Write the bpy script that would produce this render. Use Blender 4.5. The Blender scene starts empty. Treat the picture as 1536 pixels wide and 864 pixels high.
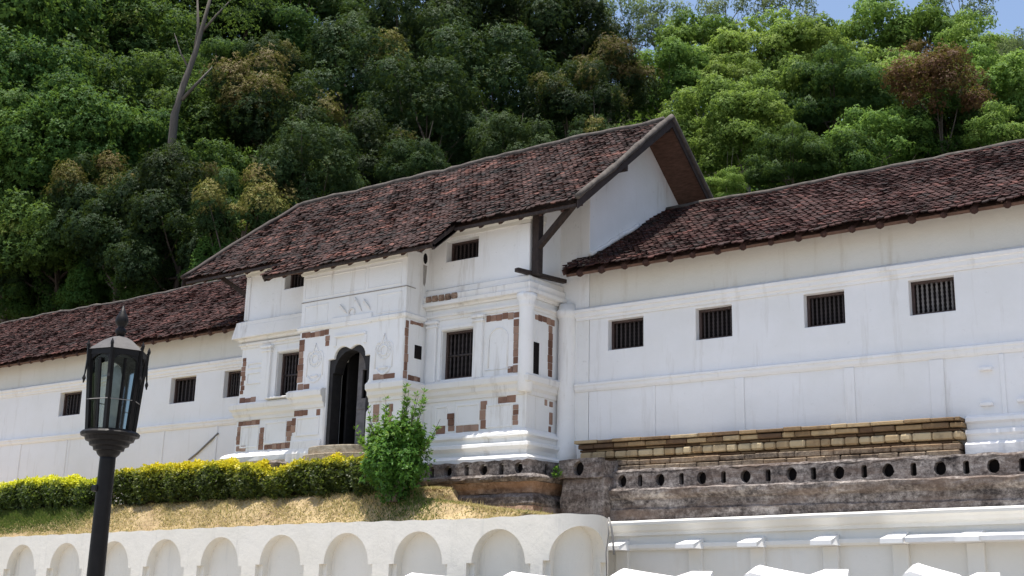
import bpy, math, random
import numpy as np
from mathutils import Vector, Matrix

random.seed(7)
rng = np.random.default_rng(11)
S = bpy.context.scene
COL = S.collection
R_ = math.radians

# ------------------------------------------------------------------ camera
PX, PY = 768.0, 432.0                      # principal point of the 1536x864 photograph
VX, VZ = (-1750.0, 832.0), (950.0, -6900.0)  # vanishing points: along the palace front, and upright
FOC = math.sqrt(-((VX[0]-PX)*(VZ[0]-PX) + (VX[1]-PY)*(VZ[1]-PY)))
def _cd(x, y): return Vector((x-PX, -(y-PY), -FOC)).normalized()
AX = -_cd(*VX); AZ = _cd(*VZ); AY = AZ.cross(AX)
CAMROT = Matrix((AX, AY, AZ))              # camera space -> world (X along front, Y into the hill, Z up)
EYE = Vector((0, 0, 1.6))
def ray(x, y): return CAMROT @ _cd(x, y)
def at(x, y, Y):                           # point where a sight line meets the upright plane at depth Y
    r = ray(x, y); return EYE + r*((Y-EYE.y)/r.y)
cam_d = bpy.data.cameras.new('camera')
cam_d.sensor_width = 36.0
cam_d.lens = FOC/1536.0*36.0
cam_d.clip_start = 0.1; cam_d.clip_end = 5000
cam = bpy.data.objects.new('camera', cam_d); COL.objects.link(cam)
cam.matrix_world = Matrix.Translation(EYE) @ CAMROT.to_4x4()
S.camera = cam

# ------------------------------------------------------------------ light
SUN_EL, SUN_AZ = 84.3, -158.0               # degrees; azimuth from +Y towards +X
W = bpy.data.worlds.new('World'); S.world = W; W.use_nodes = True
wn = W.node_tree.nodes; wl = W.node_tree.links
sky = wn.new('ShaderNodeTexSky'); sky.sky_type = 'NISHITA'; sky.sun_disc = False
sky.sun_elevation = R_(SUN_EL); sky.sun_rotation = R_(SUN_AZ % 360)
sky.air_density = 1.0; sky.dust_density = 2.0; sky.ozone_density = 1.2
bg = wn['Background']; bg.inputs['Strength'].default_value = 0.11
wl.new(sky.outputs['Color'], bg.inputs['Color'])
sd = bpy.data.lights.new('sun', 'SUN'); sd.energy = 4.2; sd.angle = R_(0.53); sd.color = (1.0, 0.955, 0.88)
sun = bpy.data.objects.new('sun', sd); COL.objects.link(sun)
sdir = Vector((math.sin(R_(SUN_AZ))*math.cos(R_(SUN_EL)), math.cos(R_(SUN_AZ))*math.cos(R_(SUN_EL)), math.sin(R_(SUN_EL))))
sun.rotation_euler = sdir.to_track_quat('Z', 'Y').to_euler()
S.view_settings.view_transform = 'Standard'; S.view_settings.look = 'None'
S.view_settings.exposure = 0.9; S.view_settings.gamma = 1.0; S.view_settings.use_curve_mapping = False
S.cycles.use_denoising = True
S.cycles.max_bounces = 8; S.cycles.diffuse_bounces = 4; S.cycles.transparent_max_bounces = 12
S.cycles.sample_clamp_indirect = 6.0

# ------------------------------------------------------------------ mesh helpers
class MB:
    def __init__(s): s.v = []; s.f = []; s.t = []      # t: optional tone per face
    def add(s, vs, fs, tone=0.0):
        o = len(s.v); s.v += [tuple(p) for p in vs]
        for f in fs: s.f.append(tuple(i+o for i in f)); s.t.append(tone)
    def box(s, x0, x1, y0, y1, z0, z1, tone=0.0):
        s.add([(x0,y0,z0),(x1,y0,z0),(x1,y1,z0),(x0,y1,z0),(x0,y0,z1),(x1,y0,z1),(x1,y1,z1),(x0,y1,z1)],
              [(0,3,2,1),(4,5,6,7),(0,1,5,4),(1,2,6,5),(2,3,7,6),(3,0,4,7)], tone)
    def cbox(s, x0, x1, y0, y1, z0, z1, c, tone=0.0):    # box with chamfered upright and level edges (rounded brick)
        cx, cy, cz = (x0+x1)/2, (y0+y1)/2, (z0+z1)/2
        hx, hy, hz = (x1-x0)/2, (y1-y0)/2, (z1-z0)/2
        c = min(c, hx*.8, hy*.8, hz*.8)
        vs = []; ids = {}
        for sx in (-1,1):
            for sy in (-1,1):
                for sz in (-1,1):
                    for k in range(3):
                        d = [hx-c, hy-c, hz-c]; d[k] = (hx,hy,hz)[k]
                        ids[(sx,sy,sz,k)] = len(vs); vs.append((cx+sx*d[0], cy+sy*d[1], cz+sz*d[2]))
        I = ids; fs = []
        for a in (-1,1):
            fs.append((I[(a,-1,-1,0)],I[(a,1,-1,0)],I[(a,1,1,0)],I[(a,-1,1,0)]))
            fs.append((I[(-1,a,-1,1)],I[(1,a,-1,1)],I[(1,a,1,1)],I[(-1,a,1,1)]))
            fs.append((I[(-1,-1,a,2)],I[(1,-1,a,2)],I[(1,1,a,2)],I[(-1,1,a,2)]))
            for b in (-1,1):
                fs.append((I[(a,b,-1,0)],I[(a,b,1,0)],I[(a,b,1,1)],I[(a,b,-1,1)]))
                fs.append((I[(a,-1,b,0)],I[(a,1,b,0)],I[(a,1,b,2)],I[(a,-1,b,2)]))
                fs.append((I[(-1,a,b,1)],I[(1,a,b,1)],I[(1,a,b,2)],I[(-1,a,b,2)]))
                for d in (-1,1): fs.append((I[(a,b,d,0)],I[(a,b,d,1)],I[(a,b,d,2)]))
        s.add(vs, fs, tone)
    def tube(s, pts, rad, n=8, cap=True, tone=0.0):
        pts = [Vector(p) for p in pts]
        if not hasattr(rad, '__len__'): rad = [rad]*len(pts)
        vs = []; up = Vector((0.13,0.21,1)).normalized()
        for i, p in enumerate(pts):
            d = (pts[min(i+1,len(pts)-1)]-pts[max(i-1,0)]).normalized()
            a = d.cross(up)
            if a.length < 1e-3: a = d.cross(Vector((1,0,0)))
            a.normalize(); b = d.cross(a)
            for k in range(n):
                t = 2*math.pi*k/n; vs.append(p + (a*math.cos(t)+b*math.sin(t))*rad[i])
        fs = []
        for i in range(len(pts)-1):
            for k in range(n):
                fs.append((i*n+k, i*n+(k+1)%n, (i+1)*n+(k+1)%n, (i+1)*n+k))
        if cap: fs.append(tuple(range(n-1,-1,-1))); fs.append(tuple((len(pts)-1)*n+k for k in range(n)))
        s.add(vs, fs, tone)
    def bar(s, p, q, w, h, tone=0.0):                     # squared timber between two points
        p = Vector(p); q = Vector(q); d = (q-p).normalized(); up = Vector((0,0,1)) if abs(d.z)<.9 else Vector((0,1,0))
        a = d.cross(up).normalized()*w/2; b = d.cross(a).normalized()*h/2
        s.add([p-a-b,p+a-b,p+a+b,p-a+b,q-a-b,q+a-b,q+a+b,q-a+b],
              [(0,3,2,1),(4,5,6,7),(0,1,5,4),(1,2,6,5),(2,3,7,6),(3,0,4,7)], tone)
    def lathe(s, c, prof, n=16, tone=0.0):                # prof: (radius, z) upwards
        vs = []
        for r, z in prof:
            for k in range(n):
                t = 2*math.pi*k/n; vs.append((c[0]+r*math.cos(t), c[1]+r*math.sin(t), c[2]+z))
        fs = []
        for i in range(len(prof)-1):
            for k in range(n): fs.append((i*n+k, i*n+(k+1)%n, (i+1)*n+(k+1)%n, (i+1)*n+k))
        fs.append(tuple(range(n-1,-1,-1))); fs.append(tuple((len(prof)-1)*n+k for k in range(n)))
        s.add(vs, fs, tone)
    def sweep(s, path, prof, wob=0.0, seg=None):          # prof (out, z) from bottom to top, carried along a level path, mitred
        P = [Vector((x,y)) for x, y in path]
        if seg:
            Q = []
            for a, b in zip(P, P[1:]):
                m = max(1, int((b-a).length/seg))
                Q += [a+(b-a)*i/m for i in range(m)]
            Q.append(P[-1]); P = Q
        m = len(prof); vs = []
        for i, p in enumerate(P):
            ns = []
            if i > 0: d = (p-P[i-1]).normalized(); ns.append(Vector((d.y,-d.x)))
            if i < len(P)-1: d = (P[i+1]-p).normalized(); ns.append(Vector((d.y,-d.x)))
            n = ns[0] if len(ns)==1 else (ns[0]+ns[1]).normalized()
            k = 1.0 if len(ns)==1 else 1.0/max(.3, n.dot(ns[0]))
            for o, z in prof:
                w1 = wob*(random.random()-.5); w2 = wob*(random.random()-.5)
                vs.append((p.x+n.x*(o+w1)*k, p.y+n.y*(o+w1)*k, z+w2))
        fs = []
        for i in range(len(P)-1):
            for k in range(m-1): fs.append((i*m+k,(i+1)*m+k,(i+1)*m+k+1,i*m+k+1))
        fs.append(tuple(range(m))); fs.append(tuple((len(P)-1)*m+k for k in range(m-1,-1,-1)))
        s.add(vs, fs)

def plate(outer, holes, depth, bevel=0.0):
    """flat slab with holes: verts (u, v, w in 0..depth) and faces"""
    cu = bpy.data.curves.new('tmp', 'CURVE'); cu.dimensions = '2D'; cu.fill_mode = 'BOTH'
    cu.extrude = depth/2-bevel; cu.bevel_depth = bevel; cu.bevel_resolution = 1; cu.offset = -bevel
    for poly in [outer]+list(holes):
        sp = cu.splines.new('POLY'); sp.points.add(len(poly)-1)
        for p, (u, v) in zip(sp.points, poly): p.co = (u, v, 0, 1)
        sp.use_cyclic_u = True
    ob = bpy.data.objects.new('tmp', cu); COL.objects.link(ob)
    dg = bpy.context.evaluated_depsgraph_get()
    me = bpy.data.meshes.new_from_object(ob.evaluated_get(dg))
    vs = [(v.co.x, v.co.y, v.co.z+depth/2) for v in me.vertices]; fs = [tuple(p.vertices) for p in me.polygons]
    bpy.data.objects.remove(ob); bpy.data.curves.remove(cu); bpy.data.meshes.remove(me)
    return vs, fs
def plateY(mb, Y, outer, holes, depth, bevel=0.012):      # front face at Y, going back to Y+depth
    vs, fs = plate(outer, holes, depth, bevel); mb.add([(u, Y+w, v) for u, v, w in vs], fs)
def plateX(mb, X, outer, holes, depth, bevel=0.012):      # outer face at X, going to X-depth; u runs along Y
    vs, fs = plate(outer, holes, depth, bevel); mb.add([(X-w, u, v) for u, v, w in vs], fs)
def rc(a, b, c, d): return [(a,c),(b,c),(b,d),(a,d)]      # u0,u1,z0,z1

ORG = {}
def thing(name, label, cat, loc, group=None):
    o = bpy.data.objects.new(name, None); COL.objects.link(o); o.location = loc; o.empty_display_size = .2
    o['label'] = label; o['category'] = cat
    if group: o['group'] = group
    ORG[o.name] = Vector(loc); return o
def tag(o, label, cat, group=None):
    o['label'] = label; o['category'] = cat
    if group: o['group'] = group
    return o
def obj(name, mb, mat, parent=None, smooth=False, local=False):
    me = bpy.data.meshes.new(name)
    org = ORG.get(parent.name, Vector((0,0,0))) if parent and not local else Vector((0,0,0))
    me.from_pydata([(x-org.x, y-org.y, z-org.z) for x, y, z in mb.v], [], mb.f)
    at_ = me.attributes.new('tone', 'FLOAT', 'FACE'); at_.data.foreach_set('value', mb.t)
    if smooth: me.polygons.foreach_set('use_smooth', [True]*len(me.polygons))
    me.materials.append(mat); me.update()
    o = bpy.data.objects.new(name, me); COL.objects.link(o)
    if parent: o.parent = parent; ORG[o.name] = org
    return o
def np_obj(name, V, F, mat, parent=None, tone=None, mesh_only=False, normals=None):
    """mesh from numpy arrays; F is (n,4) or (n,3)"""
    me = bpy.data.meshes.new(name); n, k = F.shape
    me.vertices.add(len(V)); me.vertices.foreach_set('co', V.astype(np.float32).ravel())
    me.loops.add(n*k); me.loops.foreach_set('vertex_index', F.astype(np.int32).ravel())
    me.polygons.add(n); me.polygons.foreach_set('loop_start', np.arange(0, n*k, k, dtype=np.int32))
    me.polygons.foreach_set('loop_total', np.full(n, k, dtype=np.int32))
    if tone is not None:
        a = me.attributes.new('tone', 'FLOAT', 'FACE'); a.data.foreach_set('value', tone.astype(np.float32))
    me.update(calc_edges=True); me.materials.append(mat)
    if normals is not None:
        me.polygons.foreach_set('use_smooth', np.ones(n, dtype=bool)); me.normals_split_custom_set_from_vertices(normals.tolist())
    if mesh_only: return me
    o = bpy.data.objects.new(name, me); COL.objects.link(o)
    if parent: o.parent = parent; ORG[o.name] = ORG.get(parent.name, Vector((0,0,0)))
    return o

# ------------------------------------------------------------------ materials
class NT:
    def __init__(s, name, rough=.8, spec=.3):
        s.m = bpy.data.materials.new(name); s.m.use_nodes = True; s.n = s.m.node_tree.nodes; s.l = s.m.node_tree.links
        s.b = s.n['Principled BSDF']; s.b.inputs['Roughness'].default_value = rough; s.b.inputs['Specular IOR Level'].default_value = spec
        s.co = s.n.new('ShaderNodeTexCoord').outputs['Object']
    def noise(s, scale, detail=4, rough=.6, stretch=None, dist=0.0):
        t = s.n.new('ShaderNodeTexNoise'); t.inputs['Scale'].default_value = scale; t.inputs['Detail'].default_value = detail
        t.inputs['Roughness'].default_value = rough; t.inputs['Distortion'].default_value = dist
        v = s.co
        if stretch:
            m = s.n.new('ShaderNodeMapping'); m.inputs['Scale'].default_value = stretch; s.l.new(v, m.inputs['Vector']); v = m.outputs['Vector']
        s.l.new(v, t.inputs['Vector']); return t.outputs['Fac']
    def ramp(s, fac, *stops):
        r = s.n.new('ShaderNodeValToRGB'); e = r.color_ramp.elements
        while len(e) < len(stops): e.new(.5)
        for k, (p, c) in enumerate(stops):
            e[k].position = p; e[k].color = (c, c, c, 1) if not hasattr(c, '__len__') else (*c, 1)
        s.l.new(fac, r.inputs['Fac']); return r.outputs['Color']
    def mix(s, a, b, fac, mode='MIX'):
        m = s.n.new('ShaderNodeMix'); m.data_type = 'RGBA'; m.blend_type = mode
        for k, v in ((6, a), (7, b)):
            if hasattr(v, 'is_linked') or hasattr(v, 'links'): s.l.new(v, m.inputs[k])
            else: m.inputs[k].default_value = (*v, 1)
        if hasattr(fac, 'links'): s.l.new(fac, m.inputs[0])
        else: m.inputs[0].default_value = fac
        return m.outputs[2]
    def attr(s, name):
        a = s.n.new('ShaderNodeAttribute'); a.attribute_name = name; return a.outputs['Fac']
    def math(s, op, a, b=None):
        m = s.n.new('ShaderNodeMath'); m.operation = op
        for k, v in ((0, a), (1, b)):
            if v is None: continue
            if hasattr(v, 'links'): s.l.new(v, m.inputs[k])
            else: m.inputs[k].default_value = v
        return m.outputs[0]
    def color(s, c):
        if hasattr(c, 'links'): s.l.new(c, s.b.inputs['Base Color'])
        else: s.b.inputs['Base Color'].default_value = (*c, 1)
        return s
    def bump(s, h, strength=.3, dist=.02):
        b = s.n.new('ShaderNodeBump'); b.inputs['Strength'].default_value = strength; b.inputs['Distance'].default_value = dist
        s.l.new(h, b.inputs['Height']); s.l.new(b.outputs['Normal'], s.b.inputs['Normal']); return s

def plaster(name, base, grime, amt=.5, streak=1.0):
    t = NT(name, .88, .2)
    big = t.noise(.55, 5, .65)
    st = t.noise(1.0, 5, .7, (3.2, 3.2, .35))
    fine = t.noise(9, 5, .7)
    c = t.mix(base, tuple(b*.93 for b in (base[0], base[1]*.995, base[2]*.97)), t.ramp(big, (.4, 0.), (.7, 1.)))
    c = t.mix(c, grime, t.math('MULTIPLY', t.ramp(st, (.56, 0.), (.78, 1.)), amt*streak))
    c = t.mix(c, tuple(g*.75 for g in grime), t.math('MULTIPLY', t.ramp(fine, (.62, 0.), (.78, 1.)), amt*.55))
    t.color(c).bump(t.math('ADD', t.noise(2.2, 4, .6), t.math('MULTIPLY', t.noise(16, 4, .7), .35)), .35, .03)
    return t.m
M = {}
M['plaster'] = plaster('lime_plaster', (.80,.79,.785), (.47,.43,.37), .50)
M['plaster_cream'] = plaster('cream_plaster', (.69,.665,.605), (.48,.42,.33), .6)
M['plaster_tower'] = plaster('lime_plaster_gatehouse', (.80,.79,.775), (.44,.39,.32), .72)
M['plaster_arcade'] = plaster('lime_plaster_arcade', (.80,.755,.67), (.36,.36,.34), .5, .75)
M['plaster_lower'] = plaster('lime_plaster_lower', (.77,.745,.69), (.60,.52,.40), .28)
M['plaster_ledge'] = plaster('lime_plaster_weathered', (.76,.74,.71), (.38,.34,.30), .75)

def tiles(name, lit, mid, dark, lean=0.0):
    t = NT(name, .85, .25)
    n1 = t.noise(1.0, 4, .6, (.55, 1.6, 1.6)); n2 = t.noise(1.0, 3, .7, (2.2, 7.0, 7.0))
    k = t.math('ADD', t.math('ADD', t.math('MULTIPLY', t.attr('tone'), .36), .03), t.math('ADD', t.math('MULTIPLY', n1, .55), t.math('MULTIPLY', n2, .45)))
    c = t.ramp(k, (.50-lean, dark), (.66-lean, mid), (.80-lean, mid), (.93-lean, lit))  # random clay tones, from dark lichen to the palest tiles
    g = t.ramp(t.noise(5, 5, .7), (.5, 0.), (.75, 1.))
    c = t.mix(c, (.018,.016,.014), t.math('MULTIPLY', g, .6))
    t.color(c).bump(t.noise(22, 4, .7), .4, .01); return t.m
M['tile_tower'] = tiles('clay_tiles_gatehouse', (.145,.060,.045), (.036,.0160,.0130), (.009,.0072,.0068))
M['tile_wing'] = tiles('clay_tiles_wing', (.115,.043,.034), (.041,.0160,.0135), (.012,.0082,.0076), .03)
def simple(name, c, rough=.8, spec=.3, var=.25, sc=6, bump=.2, stretch=None):
    t = NT(name, rough, spec); n = t.noise(sc, 5, .65, stretch)
    t.color(t.mix(tuple(x*(1-var) for x in c), tuple(min(1, x*(1+var)) for x in c), t.ramp(n, (.3, 0.), (.7, 1.))))
    if bump: t.bump(t.noise(sc*3, 4, .7, stretch), bump, .01)
    return t.m
M['mortar'] = simple('ridge_mortar', (.085,.074,.066), .9, .2, .45, 5, .5)
M['timber'] = simple('weathered_timber', (.032,.022,.019), .75, .3, .4, 9, .3)
M['timber_soffit'] = simple('soffit_boards', (.115,.066,.048), .8, .2, .35, 5, .3, (1,1,6))
M['rafter'] = simple('eave_timber', (.05,.026,.022), .85, .2, .4, 8, .3)
M['frame'] = simple('window_timber', (.060,.038,.033), .6, .35, .35, 9, .2)
M['bar'] = simple('window_bars', (.040,.030,.028), .55, .35, .3, 9, .1)
M['bar_grey'] = simple('grey_window_bars', (.17,.155,.145), .7, .3, .3, 9, .1)
M['dark'] = simple('shutters_and_dark_lining', (.014,.011,.011), .8, .2, .3, 6, .1)
M['door_frame'] = simple('door_surround', (.022,.020,.020), .7, .3, .3, 7, .2)
M['door_leaf'] = simple('door_leaf', (.15,.14,.14), .75, .25, .3, 7, .2)
M['flash'] = simple('red_flashing', (.085,.026,.026), .7, .25, .3, 4, .2)
M['iron'] = simple('painted_iron', (.0085,.0072,.0070), .5, .22, .3, 14, .15)
M['iron_cap'] = simple('bleached_metal_cap', (.075,.070,.068), .6, .35, .25, 12, .15)
M['cable'] = simple('grey_cable', (.20,.19,.18), .7, .3, .1, 6, 0)
M['grey_mark'] = simple('grey_stain', (.30,.28,.26), .9, .2, .3, 6, .2)  # grey of the wall stain and the crack line
M['paint_white'] = simple('white_paint', (.80,.79,.77), .7, .3, .06, 3, .2)

def brick_mat(name, a, b, c3, mortar=None):
    t = NT(name, .92, .15); tone = t.attr('tone'); n = t.noise(10, 5, .7)
    c = t.ramp(t.math('ADD', t.math('MULTIPLY', tone, .75), t.math('MULTIPLY', n, .3)), (.15, a), (.5, b), (.9, c3))
    c = t.mix(c, (.05,.035,.03), t.math('MULTIPLY', t.ramp(t.noise(3.1, 5, .7), (.5, 0.), (.75, 1.)), .55))
    t.color(c).bump(t.noise(26, 4, .7), .6, .015); return t.m
M['brick'] = brick_mat('old_brick', (.15,.078,.054), (.25,.14,.098), (.38,.26,.195))
M['ochre'] = brick_mat('ochre_stone_brick', (.13,.078,.045), (.36,.25,.135), (.52,.41,.25))
def stone_mat(name, dark, mid, lightc, brown, scale=1.0):
    t = NT(name, .95, .12)
    a = t.noise(2.2*scale, 6, .75, (.6,.6,1.5)); b = t.noise(11*scale, 6, .8); d = t.noise(1.1*scale, 4, .6, (.5,.5,4.0))
    c = t.ramp(t.math('ADD', t.math('MULTIPLY', a, .5), t.math('MULTIPLY', b, .5)), (.42, dark), (.51, mid), (.62, lightc))
    c = t.mix(c, brown, t.math('MULTIPLY', t.ramp(d, (.46, 0.), (.66, 1.)), .75))
    v = t.n.new('ShaderNodeTexVoronoi'); v.inputs['Scale'].default_value = 7*scale; t.l.new(t.co, v.inputs['Vector'])
    t.color(c).bump(t.math('ADD', t.noise(9*scale, 6, .75), t.math('MULTIPLY', v.outputs['Distance'], .25)), .8, .03); return t.m
M['stone'] = stone_mat('weathered_granite', (.045,.038,.036), (.175,.152,.140), (.42,.38,.35), (.15,.108,.086))
M['stone_brown'] = stone_mat('brown_podium_stone', (.085,.055,.042), (.27,.19,.14), (.44,.34,.27), (.30,.17,.10), .8)
M['stone_light'] = stone_mat('pale_step_stone', (.20,.165,.125), (.36,.31,.24), (.48,.43,.35), (.32,.24,.15))
M['footing'] = stone_mat('rubble_footing', (.07,.055,.045), (.20,.155,.115), (.36,.29,.21), (.25,.16,.09))
M['hole'] = simple('hole_shadow', (.012,.010,.010), .9, .1, .2, 5, 0)  # near-black: shadow inside the holes put into the colour

def leaf_mat(name, stops, rough=.45, trans=.32, spec=.35, hv=.35):
    t = NT(name, rough, spec); oi = t.n.new('ShaderNodeObjectInfo')
    c = t.ramp(t.attr('tone'), *stops)
    hs = t.n.new('ShaderNodeHueSaturation'); t.l.new(c, hs.inputs['Color'])
    v = t.n.new('ShaderNodeMapRange'); v.inputs['To Min'].default_value = 1-hv; v.inputs['To Max'].default_value = 1+hv
    t.l.new(oi.outputs['Random'], v.inputs['Value']); t.l.new(v.outputs['Result'], hs.inputs['Value'])
    r2 = t.math('FRACT', t.math('MULTIPLY', oi.outputs['Random'], 7.31))
    h = t.n.new('ShaderNodeMapRange'); h.inputs['To Min'].default_value = .485; h.inputs['To Max'].default_value = .515
    t.l.new(r2, h.inputs['Value']); t.l.new(h.outputs['Result'], hs.inputs['Hue'])
    t.color(hs.outputs['Color'])
    tr = t.n.new('ShaderNodeBsdfTranslucent'); t.l.new(t.mix(hs.outputs['Color'], (.35,.5,.06), .25), tr.inputs['Color'])
    mx = t.n.new('ShaderNodeMixShader'); mx.inputs[0].default_value = trans
    t.l.new(t.b.outputs[0], mx.inputs[1]); t.l.new(tr.outputs[0], mx.inputs[2])
    t.l.new(mx.outputs[0], t.n['Material Output'].inputs['Surface']); return t.m
# tone 0..0.7 ordinary greens, 0.75..1 young flush
M['leaf_mango'] = leaf_mat('mango_leaves', [(0,(.014,.030,.012)),(.35,(.025,.050,.018)),(.68,(.046,.082,.028)),(.74,(.13,.13,.032)),(.88,(.175,.145,.048)),(1,(.155,.10,.05))], .6, .18, .10)
M['leaf_broad'] = leaf_mat('broad_leaves', [(0,(.025,.056,.016)),(.4,(.048,.098,.023)),(.7,(.080,.150,.031)),(.85,(.10,.15,.03)),(1,(.14,.14,.04))], .6, .34, .10)
M['leaf_bright'] = leaf_mat('bright_leaves', [(0,(.085,.145,.036)),(.4,(.145,.240,.052)),(.7,(.20,.295,.062)),(1,(.26,.31,.08))], .6, .42, .15, .22)
M['leaf_airy'] = leaf_mat('thin_pale_leaves', [(0,(.10,.13,.06)),(.5,(.17,.21,.10)),(1,(.22,.26,.13))], .6, .4, .15, .15)
M['leaf_feather'] = leaf_mat('feathery_leaves', [(0,(.030,.066,.020)),(.5,(.050,.105,.027)),(1,(.085,.155,.036))], .6, .36, .15, .2)
M['leaf_rust'] = leaf_mat('rusty_leaves', [(0,(.085,.040,.020)),(.5,(.15,.07,.032)),(1,(.19,.11,.05))], .6, .3, .2, .1)
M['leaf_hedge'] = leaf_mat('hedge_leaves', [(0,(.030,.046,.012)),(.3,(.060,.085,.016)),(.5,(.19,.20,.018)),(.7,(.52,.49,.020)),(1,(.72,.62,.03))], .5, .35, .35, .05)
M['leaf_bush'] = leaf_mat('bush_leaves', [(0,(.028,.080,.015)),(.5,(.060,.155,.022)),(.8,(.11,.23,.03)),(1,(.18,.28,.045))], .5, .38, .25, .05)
M['bark'] = simple('bark', (.085,.070,.058), .9, .2, .4, 3, .6, (1,1,.3))
M['bark_pale'] = simple('pale_bark', (.20,.175,.15), .9, .2, .35, 3, .5, (1,1,.3))
M['bark_grey'] = simple('grey_bark', (.11,.098,.085), .9, .2, .35, 3, .5, (1,1,.3))
M['twig'] = simple('hedge_twigs_and_filler', (.035,.030,.018), .95, .1, .4, 12, .5)
M['grass'] = leaf_mat('dry_grass', [(0,(.06,.10,.02)),(.25,(.10,.13,.03)),(.4,(.34,.255,.13)),(.8,(.50,.395,.215)),(1,(.60,.49,.29))], .7, .25, .15, .02)

def ground_mat():
    t = NT('ground', .95, .1)
    sep = t.n.new('ShaderNodeSeparateXYZ'); t.l.new(t.co, sep.inputs[0])
    a = t.noise(.9, 6, .7); b = t.noise(7, 5, .7)
    dry = t.ramp(t.math('ADD', t.math('MULTIPLY', a, .6), t.math('MULTIPLY', b, .4)), (.34, (.22,.15,.085)), (.5, (.38,.285,.16)), (.66, (.50,.39,.22)))
    pave = t.ramp(t.noise(1.4, 6, .7), (.35, (.26,.245,.225)), (.65, (.34,.32,.295)))
    forest = t.ramp(t.noise(.8, 6, .7), (.35, (.022,.030,.012)), (.6, (.045,.055,.02)), (.75, (.06,.045,.028)))
    onb = t.math('GREATER_THAN', sep.outputs['Z'], 1.5)
    c = t.mix(pave, dry, onb)
    far = t.ramp(t.math('MULTIPLY', sep.outputs['Y'], .01), (.285, 0.), (.30, 1.))
    c = t.mix(c, forest, far)
    t.color(c).bump(t.math('ADD', a, b), .8, .08); return t.m
M['ground'] = ground_mat()

# ------------------------------------------------------------------ ground: one sheet
_gr = [0, 30, 38, 50, 60, 70, 85, 100, 120, 150, 200, 400, 4000]
_gz = [4.2, 4.3, 4.6, 8.2, 14, 21, 31, 41, 51, 60, 64, 60, 60]
def sstep(a, b, x): t = min(1, max(0, (x-a)/(b-a))); return t*t*(3-2*t)
def hill(x, y):
    r = math.hypot(x, y); az = math.degrees(math.atan2(-x, max(y, .01)))
    g = float(np.interp(r, _gr, _gz))
    k = sstep(34, 22, az)                                   # the crest is lower to the right
    g = g*(1-k) + k*min(g, 41)
    g += 1.1*math.sin(x*.11+1)*math.sin(y*.09) * sstep(45, 80, r)
    return g
def bank(x, y):                                            # dry bank between arcade wall and hedge
    z0 = float(np.interp(x, [-34, -12], [2.70, 2.98]))
    return float(np.interp(y, [18.38, 18.55, 18.8, 19.05, 19.25, 20.2, 30], [z0-.02, z0+.12, z0+.44, z0+.70, z0+.78, z0+.86, z0+1.2]))
def ground_z(x, y):
    if y < 17.9 : return 0.0
    if y < 31:
        wall_y = 18.39 if x < -13.7 else 20.85
        if y < wall_y: return 0.0
        z = bank(x, y)
        if x > -18.0: z = min(z, float(np.interp(x, [-18,-16.5,-13,0], [9, 3.45, 3.02, 3.1])))
        return z
    return bank(x, 30) + (hill(x, y)-bank(x, 30))*sstep(30.5, 38, y) if y < 38 else hill(x, y)
xs = sorted(set([-2500,-1200,-700,-450,-340,-270] + list(np.arange(-220, -36, 4.0)) + list(np.arange(-36, -12, .25)) + [-13.72,-13.68] + list(np.arange(-12, 80, 4.0)) + [100,140,200,300,600,1200,2500]))
ys = sorted(set([-2500,-1000,-300,-100,-40,-10,0,8,14,17.5] + [18.375,18.40,20.83,20.87] + list(np.arange(18.45, 20.6, .15)) + [21.5,23,26,28,30,31] + list(np.arange(33, 180, 4.0)) + [200,240,300,400,700,1300,2500]))
mb = MB()
nx = len(xs)
for y in ys:
    for x in xs: mb.v.append((x, y, ground_z(x, y)+(.03*(random.random()-.5) if 18.3 < y < 20 else 0)))
for j in range(len(ys)-1):
    for i in range(nx-1): mb.f.append((j*nx+i, j*nx+i+1, (j+1)*nx+i+1, (j+1)*nx+i)); mb.t.append(0)
gob = obj('ground', mb, M['ground']); gob['kind'] = 'structure'

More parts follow.
